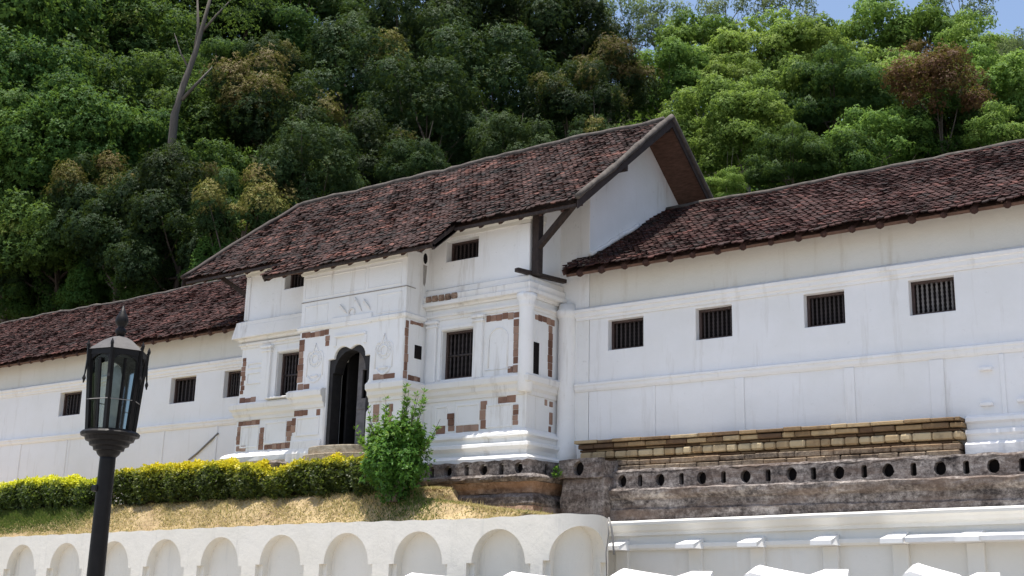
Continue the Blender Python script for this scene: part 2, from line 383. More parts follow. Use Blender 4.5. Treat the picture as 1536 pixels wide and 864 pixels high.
# ------------------------------------------------------------------ roofs
def undul(x, s):                                           # sag and ripple of an old roof
    return .020*math.sin(x*.7+.6)+.014*math.sin(x*2.1+s*.8)+.026*math.sin(s*1.7+x*.35)+.010*math.sin(x*5.1+s*3)
def tile_field(mb, x0, x1, ye, ze, slope, length_fn, sgn=1, w=.135, e=.105, x_keep=None):
    """flat clay tiles; ye/ze eave line, rising in +Y*sgn; length_fn(x)->(s_start, s_end) along the slope"""
    c = 1/math.hypot(1, slope); up = (c*sgn, slope*c); nrm = (-slope*c*sgn, c)
    smin = min(length_fn(x)[0] for x in np.linspace(x0, x1, 30)); smax = max(length_fn(x)[1] for x in np.linspace(x0, x1, 30))
    row = 0; s = smin
    while s < smax:
        off = (row % 2)*w/2; rt = random.gauss(0, .17)
        n = int((x1-x0)/w)+2
        for k in range(n):
            x = x0 + (k-.5)*w + off + random.uniform(-.012, .012)
            if x < x0-.05 or x > x1+.02: continue
            a, b = length_fn(min(max(x, x0), x1))
            if s < a-.01 or s > b: continue
            j = random.uniform(-.02, .02); lift = .030+random.uniform(-.006, .016); tw = random.uniform(-.009, .009)
            if random.random() < .02: j -= .05; lift += .02
            if s < a+.1: j += random.uniform(-.07, .01); lift -= random.uniform(0, .035)
            t = min(1, max(0, random.random()*.9 + rt))
            h0 = undul(x, s); h1 = undul(x, s+e*1.7)
            hw = w/2*.97
            prof = [(-hw, s+e*1.75, .006), (-hw, s+.035+j, lift+tw), (-hw*.55, s+.004+j, lift+tw*.5), (hw*.55, s+.002+j, lift-tw*.5), (hw, s+.035+j, lift-tw), (hw, s+e*1.75, .006)]
            V = []
            for dx, ss, h in prof:
                f = (ss-s)/(e*1.75); hh = h + h0*(1-f)+h1*f
                V.append((x+dx, ye+up[0]*ss+nrm[0]*hh, ze+up[1]*ss+nrm[1]*hh))
            for dx, ss, h in prof[1:5]:
                hh = h + h0 - .022
                V.append((x+dx, ye+up[0]*ss+nrm[0]*hh, ze+up[1]*ss+nrm[1]*hh))
            mb.add(V, [(0,1,2,3,4,5), (1,6,7,2), (2,7,8,3), (3,8,9,4)], t)
        s += e; row += 1
def slope_slab(mb, poly, slope, ye, ze, th, lift=-.02, sgn=1):
    """board deck under the tiles: poly in (x, s)"""
    c = 1/math.hypot(1, slope); up = (c*sgn, slope*c); nrm = (-slope*c*sgn, c); n = len(poly)
    V = [(x, ye+up[0]*s+nrm[0]*lift, ze+up[1]*s+nrm[1]*lift) for x, s in poly] + [(x, ye+up[0]*s+nrm[0]*(lift-th), ze+up[1]*s+nrm[1]*(lift-th)) for x, s in poly]
    mb.add(V, [tuple(range(n)), tuple(range(2*n-1, n-1, -1))] + [(i, (i+1)%n, n+(i+1)%n, n+i) for i in range(n)])

# ------------------------------------------------------------------ windows
def window(parent, axis, P, a, b, z0, z1, nbars, rail=False, grey=False, fw=.055, frame_back=.15, shut=.32, mat_frame=None):
    """axis 'Y': opening in a wall whose face is at Y=P, a..b along X; axis 'X': face at X=P, a..b along Y"""
    def put(mb, u0, u1, d0, d1, v0, v1):
        if axis == 'Y': mb.box(u0, u1, P+d0, P+d1, v0, v1)
        else: mb.box(P-d1, P-d0, u0, u1, v0, v1)
    f = MB(); d0, d1 = frame_back, frame_back+.09; g = .006
    put(f, a-g, a+fw, d0, d1, z0-g, z1+g); put(f, b-fw, b+g, d0, d1, z0-g, z1+g)
    put(f, a+fw, b-fw, d0+.002, d1-.002, z1-fw, z1+g); put(f, a+fw, b-fw, d0+.002, d1-.002, z0-g, z0+fw)
    fo = obj('window', f, mat_frame or M['frame'], parent)
    gr = MB(); r = min(.022, (b-a-2*fw)/nbars*.30); dm = (d0+d1)/2
    for k in range(nbars):
        u = a+fw+(b-a-2*fw)*(k+.5)/nbars; q = []
        zz = np.linspace(z0+fw, z1-fw, 15)
        for i, z in enumerate(zz):
            q.append((u, P+dm, z) if axis == 'Y' else (P-dm, u, z))
        gr.tube(q, [r*(1+.25*math.cos(i*math.pi)) for i in range(len(zz))], 8)
    if rail: put(gr, a+fw, b-fw, d0+.02, d1-.02, (z0+z1)/2-.022, (z0+z1)/2+.022)
    obj('window_bars', gr, M['bar_grey'] if grey else M['bar'], fo, smooth=True)
    sh = MB(); m = max(2, int((b-a)/.16))
    for k in range(m):
        u0 = a+(b-a)*k/m; u1 = a+(b-a)*(k+1)/m
        put(sh, u0+.003, u1-.003, shut, shut+.04, z0-.02, z1+.02)
    put(sh, a-.02, b+.02, shut+.042, shut+.06, z0-.03, z1+.03)
    obj('shutter', sh, M['dark'], fo)
    return fo

# ------------------------------------------------------------------ the two wings
YW, YR, YB = 21.93, 20.73, 20.0            # wing front, side bays of the gatehouse, door bay
EAVE_Y, EAVE_Z, WS = 21.33, 8.53, .6
def wing(name, label, x0, x1, wins, ridge_y, rafter_x, lap):
    t = thing(name, label, 'building', ((x0+x1)/2, YW, 3.0))
    w = MB()
    outer = rc(x0, x1, 3.0, 7.785)
    u_ = MB(); plateY(u_, YW+.003, rc(x0, x1, 7.79, 8.85), [], .40, .004); obj('upper_wall', u_, M['plaster_cream'], t)  # one even cream-grey tone from string course to eave
    plateY(w, YW, outer, [rc(a, b, c, d) for a, b, c, d, *_ in wins], .42, .015)
    bk = 2*ridge_y-EAVE_Y-.6
    w.box(x0, x1, bk-.3, bk, 3.0, 8.8)
    gz = lambda y: EAVE_Z + WS*((y-EAVE_Y) if y <= ridge_y else (2*ridge_y-EAVE_Y-y)) - .16
    for xx in (x0, x1-.3):
        vs, fs = plate([(YW+.43, 3.0), (bk-.31, 3.0), (bk-.31, gz(bk-.31)), (ridge_y, gz(ridge_y)), (YW+.43, gz(YW+.43))], [], .3, 0)
        w.add([(xx+q, u, v) for u, v, q in vs], fs)
    obj('wall', w, M['plaster'], t)
    for a, b, c, d, nb, grey in wins: window(t, 'Y', YW, a, b, c, d, nb, grey=grey)
    sl = math.hypot(1, WS)*(ridge_y-EAVE_Y)
    dk = MB(); slope_slab(dk, [(x0,0.03),(x1,.03),(x1,sl),(x0,sl)], WS, EAVE_Y, EAVE_Z, .06, -.11)
    slope_slab(dk, [(x0,0.03),(x1,.03),(x1,sl),(x0,sl)], WS, 2*ridge_y-EAVE_Y, EAVE_Z, .09, -.03, -1)
    tm = MB(); tile_field(tm, x0-lap, x1, EAVE_Y-.03, EAVE_Z-.01, WS, lambda x: (0, sl if x >= x0 else .66))
    if lap:
        vb = MB(); c = 1/math.hypot(1, WS); vb.bar((x0-lap-.01, EAVE_Y, EAVE_Z-.05), (x0-lap-.01, EAVE_Y+.66*c, EAVE_Z-.05+.66*c*WS), .04, .13); obj('verge_board', vb, M['rafter'], t)
    if lap: slope_slab(dk, [(x0-lap,.04),(x0-.001,.04),(x0-.001,.66),(x0-lap,.66)], WS, EAVE_Y, EAVE_Z, .06, -.11)
    ro = obj('roof', dk, M['timber_soffit'], t)
    back = MB(); slope_slab(back, [(x0,0),(x1,0),(x1,sl),(x0,sl)], WS, 2*ridge_y-EAVE_Y, EAVE_Z, .03, .02, -1)
    for v in back.v: tm.v.append(v)
    o = len(tm.v)-len(back.v)
    for f in back.f: tm.f.append(tuple(i+o for i in f)); tm.t.append(.4)
    obj('roof_tiles', tm, M['tile_wing'], ro)
    rd = MB(); rz = EAVE_Z+WS*(ridge_y-EAVE_Y)
    xx = np.arange(x0, x1+.3, .3)
    rd.tube([(x, ridge_y+random.uniform(-.012,.012), rz+.02+undul(x, sl)+random.uniform(-.01,.015)) for x in xx], [.07+random.uniform(-.008,.014) for _ in xx], 8)
    obj('ridge_cap', rd, M['mortar'], ro, smooth=True)
    for x in rafter_x:                                      # round rafter feet showing under the eave
        r = MB(); c = 1/math.hypot(1, WS); u = Vector((0, c, WS*c)); n = Vector((0, -WS*c, c)); x += random.uniform(-.03, .03)
        p = Vector((x, EAVE_Y, EAVE_Z)) + u*(.0+random.uniform(0,.03)) - n*.13
        r.tube([p, p+u*1.2], .072+random.uniform(-.012,.01), 9); obj('rafter', r, M['rafter'], ro, smooth=True)
    return t

def win_px(l, tpx, r, bpx, Y):
    A = at(l, tpx, Y); B = at(r, bpx, Y); return A.x, B.x, B.z, A.z
WR = [(912,480,965,517),(1043,462,1098,502),(1205,442,1268,487),(1362,424,1434,468)]
wr = [(*[round(v, 2) for v in win_px(*q, YW)], 7, k == 3) for k, q in enumerate(WR)]
wr = [(a, b, 6.78, 7.44, nb+(k>1), g) for k, (a, b, c, d, nb, g) in enumerate(wr)] + [(-5.15,-4.3,6.76,7.43,8,False), (-2.9,-2.05,6.76,7.43,8,False)]
WL = [(91,590,119,622),(257,568,291,602),(337,557,360,592)]
wlf = [(*win_px(*q, YW)[:2], 6.69, 7.43, 6, False) for q in WL]
wingR = wing('palace_wing', 'long white wing right of the gatehouse, four barred windows over a stripped brick plinth', -14.46, 2.5, wr, 25.35, list(np.arange(-14.4, 2.4, .56)), .29)
wingL = wing('palace_wing', 'long white wing left of the gatehouse, behind the yellow hedge and the lamp', -54, -24.45, wlf, 27.3, list(np.arange(-53.9, -24.6, .62)), 0)

def course(parent, name, path, prof, mat=None, wob=.006, seg=.5):
    m = MB(); m.sweep(path, prof, wob, seg); return obj(name, m, mat or M['plaster_ledge'], parent)
YP = YW-.002
def wing_trim(parent, x0, x1, top_z=None):
    course(parent, 'string_course', [(x0, YP), (x1, YP)], [(0,7.50),(.03,7.50),(.035,7.55),(.07,7.575),(.075,7.65),(.11,7.67),(.12,7.73),(.02,7.79),(0,7.80)], M['plaster'])
    course(parent, 'string_course', [(x0, YP), (x1, YP)], [(0,5.92),(.02,5.92),(.05,5.97),(.06,6.03),(.08,6.05),(.08,6.09),(.01,6.12),(0,6.12)], M['plaster'])
wing_trim(wingR, -14.80, 2.4)
wing_trim(wingL, -53.9, -24.55)
for xa, xb in ((-12.87,-12.80),(-10.98,-10.78),(-8.72,-8.52),(-7.12,-6.86),(-5.9,-5.82)):
    m = MB(); m.cbox(xa, xb, YP-.028, YP+.05, 4.5, 5.915, .008); obj('wall_strip', m, M['plaster'], wingR)
for xa in (-36.1,-33.6,-28.92,-26.62):
    m = MB(); m.cbox(xa, xa+.07, YP-.026, YP+.05, 3.4, 5.915, .008); obj('wall_strip', m, M['plaster'], wingL)
for x_, z_ in ((1480,606),(1478,553),(1535,600)):
    p = at(x_, z_, YW-.05); m = MB(); m.cbox(p.x-.11, p.x+.11, YW-.09, YW+.02, p.z-.03, p.z+.03, .01); obj('wall_ledge', m, M['plaster'], wingR)
# cable fixed slantwise on the left wing
m = MB(); a, b, c_ = at(283, 690, YW-.03), at(308, 668, YW-.03), at(327, 650, YW-.03)
m.tube([a, a+(b-a)*.5+Vector((0,0,-.02)), b, c_], .026, 6); obj('wall_cable', m, M['cable'], wingL, smooth=True)

# stripped brick plinth of the right wing
def brick_row(mb, x0, x1, y0, y1, z0, z1, wmin, wmax, c=.02, tbase=.5, skip=.0, jig=.02):
    x = x0
    while x < x1-.05:
        w = random.uniform(wmin, wmax); x2 = min(x+w, x1)
        if random.random() >= skip:
            t = min(1, max(0, tbase+random.uniform(-.4,.45)))
            mb.cbox(x+.006, x2-.006, y0+random.uniform(-jig, jig), y1, z0+.004+random.uniform(0,.008), z1-.004-random.uniform(0,.012), c*random.uniform(.6,1.2), t)
        x = x2
m = MB(); m.box(-14.3, -6.7, 21.72, 21.92, 4.1, 4.73, 0)
brick_row(m, -14.56, -6.52, 21.53, 21.9, 4.74, 4.82, .3, .7, .010, .45, .0, .02)
brick_row(m, -14.50, -6.50, 21.58, 21.9, 4.63, 4.735, .22, .5, .014, .30, .0, .03)
brick_row(m, -14.50, -6.56, 21.66, 21.9, 4.575, 4.63, .3, .5, .01, .05)
brick_row(m, -14.45, -6.50, 21.57, 21.9, 4.42, 4.575, .18, .38, .028, .85, .0, .02)
brick_row(m, -14.40, -6.60, 21.64, 21.9, 4.36, 4.415, .3, .5, .01, .1)
obj('brick_plinth', m, M['ochre'], wingR); m = MB()
brick_row(m, -14.40, -6.54, 21.50, 21.9, 4.24, 4.36, .22, .6, .016, .40, .0, .03)
brick_row(m, -14.40, -6.54, 21.46, 21.9, 4.12, 4.24, .25, .6, .016, .2, .0, .03)
obj('rubble_footing', m, M['footing'], wingR)
course(wingR, 'moulded_plinth', [(-6.50, YP), (2.4, YP)], [(0,4.10),(.27,4.10),(.28,4.33),(.20,4.37),(.13,4.40),(.15,4.48),(.20,4.52),(.19,4.58),(.09,4.62),(.11,4.70),(.17,4.74),(.17,4.80),(.03,4.86),(0,4.86)], M['plaster'])

# ------------------------------------------------------------------ gatehouse
gate = thing('gatehouse', 'tall white gatehouse with a dark lobed doorway, brick-edged panels and steep tiled gable roof', 'building', (-19.8, 22.0, 4.2))
XL, XA, XB_, XR = -24.40, -21.50, -18.13, -15.25
TS, TY, TZ, RY = .7875, 20.2, 9.65, 24.2                  # roof: slope, eave line, ridge depth
RXL, RXR = -26.4, -13.65
TLEN = math.hypot(1, TS)*(RY-TY); RZ = TZ+TS*(RY-TY)
uz = lambda y: TZ+TS*(y-TY)-.20                           # wall head under the rafters
g = MB()
lw = win_px(417,531,450,592,YR); lw = (-23.02,-22.12,6.27,7.40); lu = (-22.98,-22.28,9.05,9.52)
rw = (-17.64,-16.74,6.26,7.37); ru = (-17.62,-16.68,8.99,9.48)
dx0, dx1 = -20.46, -19.19                                  # doorway
def arc(cx, cz, r, a0, a1, n=8): return [(cx+r*math.cos(R_(a0+(a1-a0)*i/n)), cz+r*math.sin(R_(a0+(a1-a0)*i/n))) for i in range(n+1)]
door_o = [(dx0-.02,4.80),(dx1,4.80),(dx1,5.55),(dx1+.07,5.62),(dx1+.07,6.12),(dx1-.03,6.2),(dx1+.03,6.30),(dx1+.03,6.86),(dx1-.14,6.86)] + \
         arc(-19.58,6.87,.27,0,115,7) + [(-19.80,7.06)] + arc(-20.03,6.87,.27,65,180,7) + [(dx0-.02,6.86)]
# front walls of the three bays
plateY(g, YR, rc(XL, XA+.02, 4.3, uz(YR)), [rc(*lw), rc(*lu)], .34, .02)
plateY(g, YB, rc(XA, XB_, 4.3, 9.22), [door_o], .5, .02)
plateY(g, YR, rc(XB_-.02, XR, 4.3, uz(YR)), [rc(*rw), rc(*ru)], .34, .02)
# returns
def side_poly(y0, y1): return [(y0,4.3),(y1,4.3),(y1,uz(y1)),(y0,uz(y0))]
sw = (20.93,21.16,6.24,6.93)
plateX(g, XR-.001, side_poly(YR+.335, YW+.03), [rc(*sw)] if False else [], .3, .004)
oval = [(20.60+.07*math.cos(R_(k*30)), 9.12+.13*math.sin(R_(k*30))) for k in range(12)]
plateX(g, XB_-.001, [(YB+.495,4.3),(YR+.1,4.3),(YR+.1,9.75),(YB+.495,9.42)], [], .3, .004)
g.box(XL+.001, XL+.3, YR+.335, YW+.03, 4.3, 9.9); g.box(XA+.001, XA+.3, YB+.495, YR+.1, 4.3, 9.42)
# main body
BX0, BX1 = -25.2, -14.47
by1 = 2*RY-YW
gzz = lambda y: RZ-TS*abs(y-RY)-.16
g.box(BX0+.3, BX1-.3, YW+.001, YW+.35, 4.3, gzz(YW)); g.box(BX0+.3, BX1-.3, by1-.35, by1, 4.3, gzz(by1))
for X in (BX0+.3, BX1): plateX(g, X, [(YW,4.3),(by1,4.3),(by1,gzz(by1)),(RY,gzz(RY)),(YW,gzz(YW))], [], .3, .006)
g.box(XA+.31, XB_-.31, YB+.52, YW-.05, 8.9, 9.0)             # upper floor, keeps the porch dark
obj('wall', g, M['plaster_tower'], gate)

window(gate, 'Y', YR, *lw, 7, rail=True); window(gate, 'Y', YR, *lu, 5, frame_back=.20)
window(gate, 'Y', YR, *rw, 7, rail=True); window(gate, 'Y', YR, *ru, 7, frame_back=.2)
# small openings in the returns: near-black plates, the shadow inside put into colour
def slit(poly, X, mat=M['hole'], lip=True):
    m = MB(); vs, fs = plate(poly, [], .02, .003); m.add([(X+.008-w, u, v) for u, v, w in vs], fs)
    o = obj('loophole_shadow', m, mat, gate)
    return o
slit(rc(*sw), XR); slit(rc(20.36,20.60,6.74,7.05), XB_); slit(oval, XB_)
m = MB(); vs, fs = plate([(20.555,8.52),(20.60,8.45),(20.64,8.55),(20.67,8.96),(20.54,8.96)] if True else [(20.55,8.55),(20.66,8.55),(20.68,8.95),(20.54,8.95)], [], .004, .001); m.add([(XB_+.003-w, u, v) for u, v, w in vs], fs); obj('damp_stain', m, M['grey_mark'], gate)

# doorway: dark surround, two leaves and the dark passage behind
fr = MB()
def shrink(poly, d):
    cx = sum(p[0] for p in poly)/len(poly); cz = 6.0
    return [(p[0]+(d if p[0] < cx else -d), p[1]-(d if p[1] > 6.5 else 0)) for p in poly]
inner = [(dx0+.09,4.80),(dx1-.08,4.80),(dx1-.08,6.55)] + arc(-19.82,6.55,.50,0,180,10) + [(dx0+.09,6.55)]
plateY(fr, YB+.06, [(x, z) for x, z in door_o], [inner], .30, .006)
dr = obj('door', fr, M['door_frame'], gate)
lf = MB(); plateY(lf, YB+.38, rc(-19.86, dx1+.05, 4.82, 7.15), [rc(-19.72,-19.30,5.95,6.62)], .06, .004)
for z in (5.1, 5.7): lf.box(-19.84, dx1+.03, YB+.36, YB+.38, z, z+.09)
obj('door_leaf', lf, M['door_leaf'], dr)
lf = MB(); plateX(lf, dx0+.12, rc(YB+.55, YB+1.2, 4.82, 7.1), [], .06, .004); obj('door_leaf', lf, M['door_frame'], dr)
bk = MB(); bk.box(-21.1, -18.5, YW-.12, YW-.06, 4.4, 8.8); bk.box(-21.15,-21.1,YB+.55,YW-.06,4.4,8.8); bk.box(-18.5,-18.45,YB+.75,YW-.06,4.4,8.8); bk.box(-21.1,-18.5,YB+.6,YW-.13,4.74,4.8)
obj('passage_dark_lining', bk, M['dark'], dr)  # near-black lining added to keep the passage dark

# mouldings that run round the bays
full = [(XL, YW), (XL, YR), (XA, YR), (XA, YB), (XB_, YB), (XB_, YR), (XR, YR), (XR, YW-.01)]
e = .002
full = [(XL-e, YW), (XL-e, YR-e), (XA-e, YR-e), (XA-e, YB-e), (XB_+e, YB-e), (XB_+e, YR-e), (XR+e, YR-e), (XR+e, YW-.01)]
doorL = [full[0], full[1], full[2], full[3], (dx0-.05, YB-e)]
doorR = [(dx1+.09, YB-e), full[4], full[5], full[6], full[7]]
mid = [(0,5.76),(.03,5.76),(.035,5.84),(.09,5.90),(.10,5.98),(.16,6.03),(.17,6.14),(.12,6.19),(0,6.205)]
course(gate, 'string_course', doorL, mid); course(gate, 'string_course', doorR, mid)
course(gate, 'string_course', [full[2], full[3], full[4], full[5]], [(0,7.62),(.02,7.62),(.05,7.66),(.06,7.71),(.01,7.75),(0,7.75)], M['plaster_tower'])
st = [(0,7.62),(.025,7.62),(.03,7.68),(.07,7.70),(.07,7.75),(0,7.77)]
led = [(0,7.88),(.05,7.88),(.06,7.93),(.17,7.95),(.18,8.03),(.13,8.05),(.15,8.18),(.09,8.21),(.08,8.33),(.01,8.37),(0,8.37)]
course(gate, 'string_course', [full[5], full[6], full[7]], st); course(gate, 'ledge', [full[5], full[6], full[7]], led, wob=.016)
course(gate, 'string_course', [full[0], full[1], full[2]], st)
led2 = [(0,7.78),(.09,7.80),(.10,7.86),(.21,7.875),(.215,7.89),(.16,8.20),(.15,8.21),(.14,8.31),(.02,8.36),(0,8.36)]
course(gate, 'ledge', [full[0], full[1], full[2]], led2, wob=.012)
cor = [(0,9.55),(.03,9.55),(.04,9.62),(.09,9.66),(.10,9.78),(.0,9.84)]
course(gate, 'cornice', [(XB_+.01, YR-e), full[6], (XR+e, YR+.5)], cor, M['plaster_cream']); course(gate, 'cornice', [(XL-e, YR+.5), full[1], (XA-.01, YR-e)], cor, M['plaster_cream'])
course(gate, 'cornice', [(XA-e, YB+.3), full[3], (XB_-.004, YB-e)], [(0,9.02),(.04,9.02),(.05,9.08),(.10,9.11),(.11,9.18),(0,9.22)], M['plaster_cream'])
# shadow-gap crack line of the door bay
m = MB(); m.sweep([full[3], full[4], (XB_+e, YB+.3)], [(0,8.335),(.012,8.335),(.014,8.355),(0,8.36)], .004, .3); obj('crack', m, M['grey_mark'], gate)
# plinth: sloped weathered steps
pl = [(0,4.25),(.30,4.25),(.31,4.40),(.24,4.45),(.13,4.50),(.15,4.58),(.23,4.66),(.22,4.72),(.10,4.76),(.11,4.84),(.17,4.88),(.16,4.93),(.02,5.04),(0,5.04)]
course(gate, 'plinth', [full[5], full[6], full[7]], pl, M['plaster_tower'], wob=.012)
pl2 = [(0,4.2),(.12,4.2),(.14,4.62),(.24,4.68),(.25,4.80),(.20,4.86),(.02,4.95),(0,4.95)]
course(gate, 'plinth', [full[0], full[1], full[2]], pl2, M['plaster_tower'], wob=.012)
course(gate, 'plinth', [full[2], full[3], (dx0-.1, YB-e)], [(0,4.2),(.10,4.2),(.11,4.70),(.05,4.82),(.03,5.0),(0,5.02)], M['plaster_ledge'], wob=.015)
course(gate, 'plinth', [(dx1+.12, YB-e), full[4], full[5]], [(0,4.2),(.10,4.2),(.11,4.70),(.05,4.82),(.03,5.0),(0,5.02)], M['plaster_ledge'], wob=.015)

# pilasters, corner drum, round shaft at the junction
def pil(x0, x1, Y, z0, z1, d=.07, cap=True):
    m = MB(); m.cbox(x0, x1, Y-d, Y+.02, z0, z1, .012)
    if cap:
        m.cbox(x0-.03, x1+.03, Y-d-.03, Y+.02, z1-.16, z1-.11, .01); m.cbox(x0-.05, x1+.05, Y-d-.05, Y+.02, z1-.07, z1-.004, .012)
    obj('pilaster', m, M['plaster_tower'], gate)
pil(-23.55,-23.24, YR, 6.2, 7.62); pil(-18.04,-17.78, YR, 6.2, 7.62); pil(-16.70,-16.44, YR, 6.2, 7.62)
m = MB(); m.lathe((XR-.02, YR-.02, 0), [(.14,5.80),(.165,5.82),(.165,6.2),(.158,7.62),(.165,7.66),(.19,7.69),(.175,7.73),(.195,7.80),(.225,7.86),(.225,7.92),(.15,7.96)], 28)
obj('corner_drum', m, M['plaster_tower'], gate, smooth=True)
m = MB(); m.lathe((-15.02, YW-.02, 0), [(.30,4.30),(.26,4.6),(.215,5.0),(.205,5.6),(.20,7.55),(.22,7.60),(.26,7.64),(.26,7.74),(.21,7.78),(.19,7.9)], 28)
obj('round_shaft', m, M['plaster_tower'], gate, smooth=True)
for a, b, (x0, x1, z0, z1) in ((0,0,lw),(0,0,rw)):
    m = MB()
    m.cbox(x0-.10, x0-.012, YR-.03, YR+.02, z0-.02, z1+.10, .008); m.cbox(x1+.012, x1+.10, YR-.03, YR+.02, z0-.02, z1+.10, .008)
    m.cbox(x0-.012, x1+.012, YR-.03, YR+.02, z1+.02, z1+.10, .008)
    obj('window_surround', m, M['plaster_tower'], gate)
for x0, x1 in ((-23.1,-22.2),):
    m = MB(); m.cbox(x0-.1, x1+.1, YR-.22, YR-.05, 6.205, 6.25, .012); obj('window_sill', m, M['plaster_ledge'], gate)

# exposed brick edgings
def strip(axis, P, u0, u1, z0, z1, n, vert, proud=.012):
    m = MB()
    for k in range(n):
        if vert: a0, a1, b0, b1 = u0, u1, z0+(z1-z0)*k/n, z0+(z1-z0)*(k+1)/n
        else: a0, a1, b0, b1 = u0+(u1-u0)*k/n, u0+(u1-u0)*(k+1)/n, z0, z1
        q = proud+random.uniform(-.006,.008); gp = .0025
        t = random.uniform(.05,.95); j = random.uniform(-.012,.012)
        if vert: a0, a1 = a0+random.uniform(-.022,.012), a1+random.uniform(-.012,.022)
        else: b0, b1 = b0+random.uniform(-.018,.010), b1+random.uniform(-.010,.018)
        if k in (0, n-1) and n > 2:
            if vert: b0 += random.uniform(0,.03)*(k == 0); b1 -= random.uniform(0,.03)*(k == n-1)
            else: a0 += random.uniform(0,.04)*(k == 0); a1 -= random.uniform(0,.04)*(k == n-1)
        if axis == 'Y': m.cbox(a0+gp+j*vert, a1-gp+j*vert, P-q, P+.05, b0+gp, b1-gp, .008, t)
        else: m.cbox(P-.05, P+q, a0+gp, a1-gp, b0+gp, b1-gp, .008, t)
    return obj('exposed_brick', m, M['brick'], gate)
def pz(x0, y0, x1, y1, Y):
    A = at(x0, y0, Y); B = at(x1, y1, Y); return A.x, B.x, B.z, A.z
# door bay
z_ = pz(453,500,498,503,YB); strip('Y', YB, -21.46, -20.50, 7.47, 7.59, 6, False)
strip('Y', YB, -20.62, -20.50, 7.20, 7.45, 2, True); strip('Y', YB, -21.48, -21.32, 6.38, 7.46, 7, True)
strip('Y', YB, -21.47, -21.06, 6.225, 6.36, 2, False); strip('Y', YB, -19.02, -18.36, 6.27, 6.38, 2, False)
strip('Y', YB, -21.52, -21.06, 5.60, 5.74, 3, False); strip('Y', YB, -20.78, -20.64, 5.58, 5.72, 1, False); strip('Y', YB, -21.56, -21.42, 5.22, 5.56, 2, True)
strip('X', XB_, 20.02, 20.14, 6.22, 7.58, 7, True); strip('X', XB_, 20.14, 20.62, 6.22, 6.34, 4, False); strip('X', XB_, 20.14, 20.66, 7.50, 7.585, 4, False)
strip('Y', YB, -18.50, -18.38, 5.10, 5.70, 3, True); strip('Y', YB, -18.95,-18.8,5.3,5.7,2,True)
# right bay
strip('Y', YR, -16.42, -15.47, 7.44, 7.58, 6, False); strip('Y', YR, -15.62, -15.48, 6.42, 7.43, 6, True); strip('Y', YR, -15.76, -15.48, 6.26, 6.40, 2, False)
strip('Y', YR, -17.72, -17.45, 5.06, 5.22, 1, False); strip('Y', YR, -17.38, -17.20, 5.06, 5.50, 3, True); strip('Y', YR, -17.16, -16.50, 5.06, 5.20, 3, False)
strip('Y', YR, -16.48, -16.31, 5.06, 5.72, 3, True); strip('Y', YR, -16.00, -15.52, 5.60, 5.75, 2, False); strip('Y', YR, -15.58, -15.44, 5.10, 5.56, 4, True)
strip('X', XR, 20.95, 21.74, 7.42, 7.55, 5, False); strip('X', XR, 21.50, 21.66, 6.24, 7.40, 7, True)
for q in ((21.40,21.50,5.62,5.74),(21.58,21.70,5.60,5.72),(21.58,21.70,5.22,5.48),(21.56,21.66,5.05,5.19)): strip('X', XR, *q, 1, False)
# left bay
strip('Y', YR, -24.36, -24.22, 6.42, 7.42, 8, True); strip('Y', YR, -24.36, -23.72, 6.21, 6.34, 3, False)
strip('Y', YR-.006, -24.34, -24.20, 5.14, 5.62, 4, True); strip('Y', YR-.006, -24.34, -23.50, 5.62, 5.74, 5, False); strip('Y', YR-.006, -24.34,-23.98,4.99,5.12,2,False)
strip('Y', YR-.006, -23.50, -23.34, 4.98, 5.55, 4, True); strip('Y', YR-.006, -23.32, -22.36, 4.98, 5.11, 6, False); strip('Y', YR-.006, -22.52, -22.36, 5.13, 5.66, 4, True)

# raised panel frames, reliefs and ornaments in stucco
def line(pts, Y, r=.014, closed=False):
    if closed: pts = pts+[pts[0]]
    m.tube([(x, Y-.004, z) for x, z in pts], r, 6)
def cusp(cx, z0, w, h):                                     # lobed niche outline
    return [(cx-w, z0),(cx-w, z0+h*.55)] + arc(cx-w*.55, z0+h*.62, w*.42, 170, 60, 4) + [(cx-w*.15, z0+h*.86),(cx, z0+h),(cx+w*.15, z0+h*.86)] + arc(cx+w*.55, z0+h*.62, w*.42, 120, 10, 4) + [(cx+w, z0+h*.55),(cx+w, z0)]
for cx in (-20.92, -18.72):
    m = MB()
    line(cusp(cx, 6.52, .26, .78), YB, .016)
    line(arc(cx, 6.92, .20, 0, 360, 20), YB, .014); line(arc(cx, 6.92, .11, 0, 360, 16), YB, .022)
    for k in range(12): a = R_(k*30); line([(cx+.09*math.cos(a), 6.92+.09*math.sin(a)), (cx+.19*math.cos(a), 6.92+.19*math.sin(a))], YB, .012)
    line(arc(cx, 6.60, .22, 200, 340, 8), YB, .03); line([(cx-.12,6.52),(cx+.12,6.52)], YB, .03)
    obj('niche_relief', m, M['plaster_tower'], gate, smooth=True)
m = MB(); line([(-16.29,6.40),(-16.29,7.02)] + arc(-16.03,7.02,.26,180,0,12) + [(-15.77,6.40)], YR, .018); line([(-16.38,6.36),(-15.68,6.36)], YR, .014)
obj('arch_relief', m, M['plaster_tower'], gate, smooth=True)
m = MB()
pA = [(-20.42,7.62)]
m.cbox(-20.44, -19.14, YB-.045, YB+.01, 7.61, 7.85, .012); m.cbox(-20.30,-19.30,YB-.05,YB+.01,7.36,7.42,.01); m.cbox(-20.32,-20.24,YB-.03,YB+.01,7.15,7.36,.01); m.cbox(-19.36,-19.28,YB-.03,YB+.01,7.15,7.36,.01)
obj('overdoor_panel', m, M['plaster_tower'], gate)
m = MB(); line(arc(-19.80, 7.93, .09, 0, 360, 14), YB, .025)
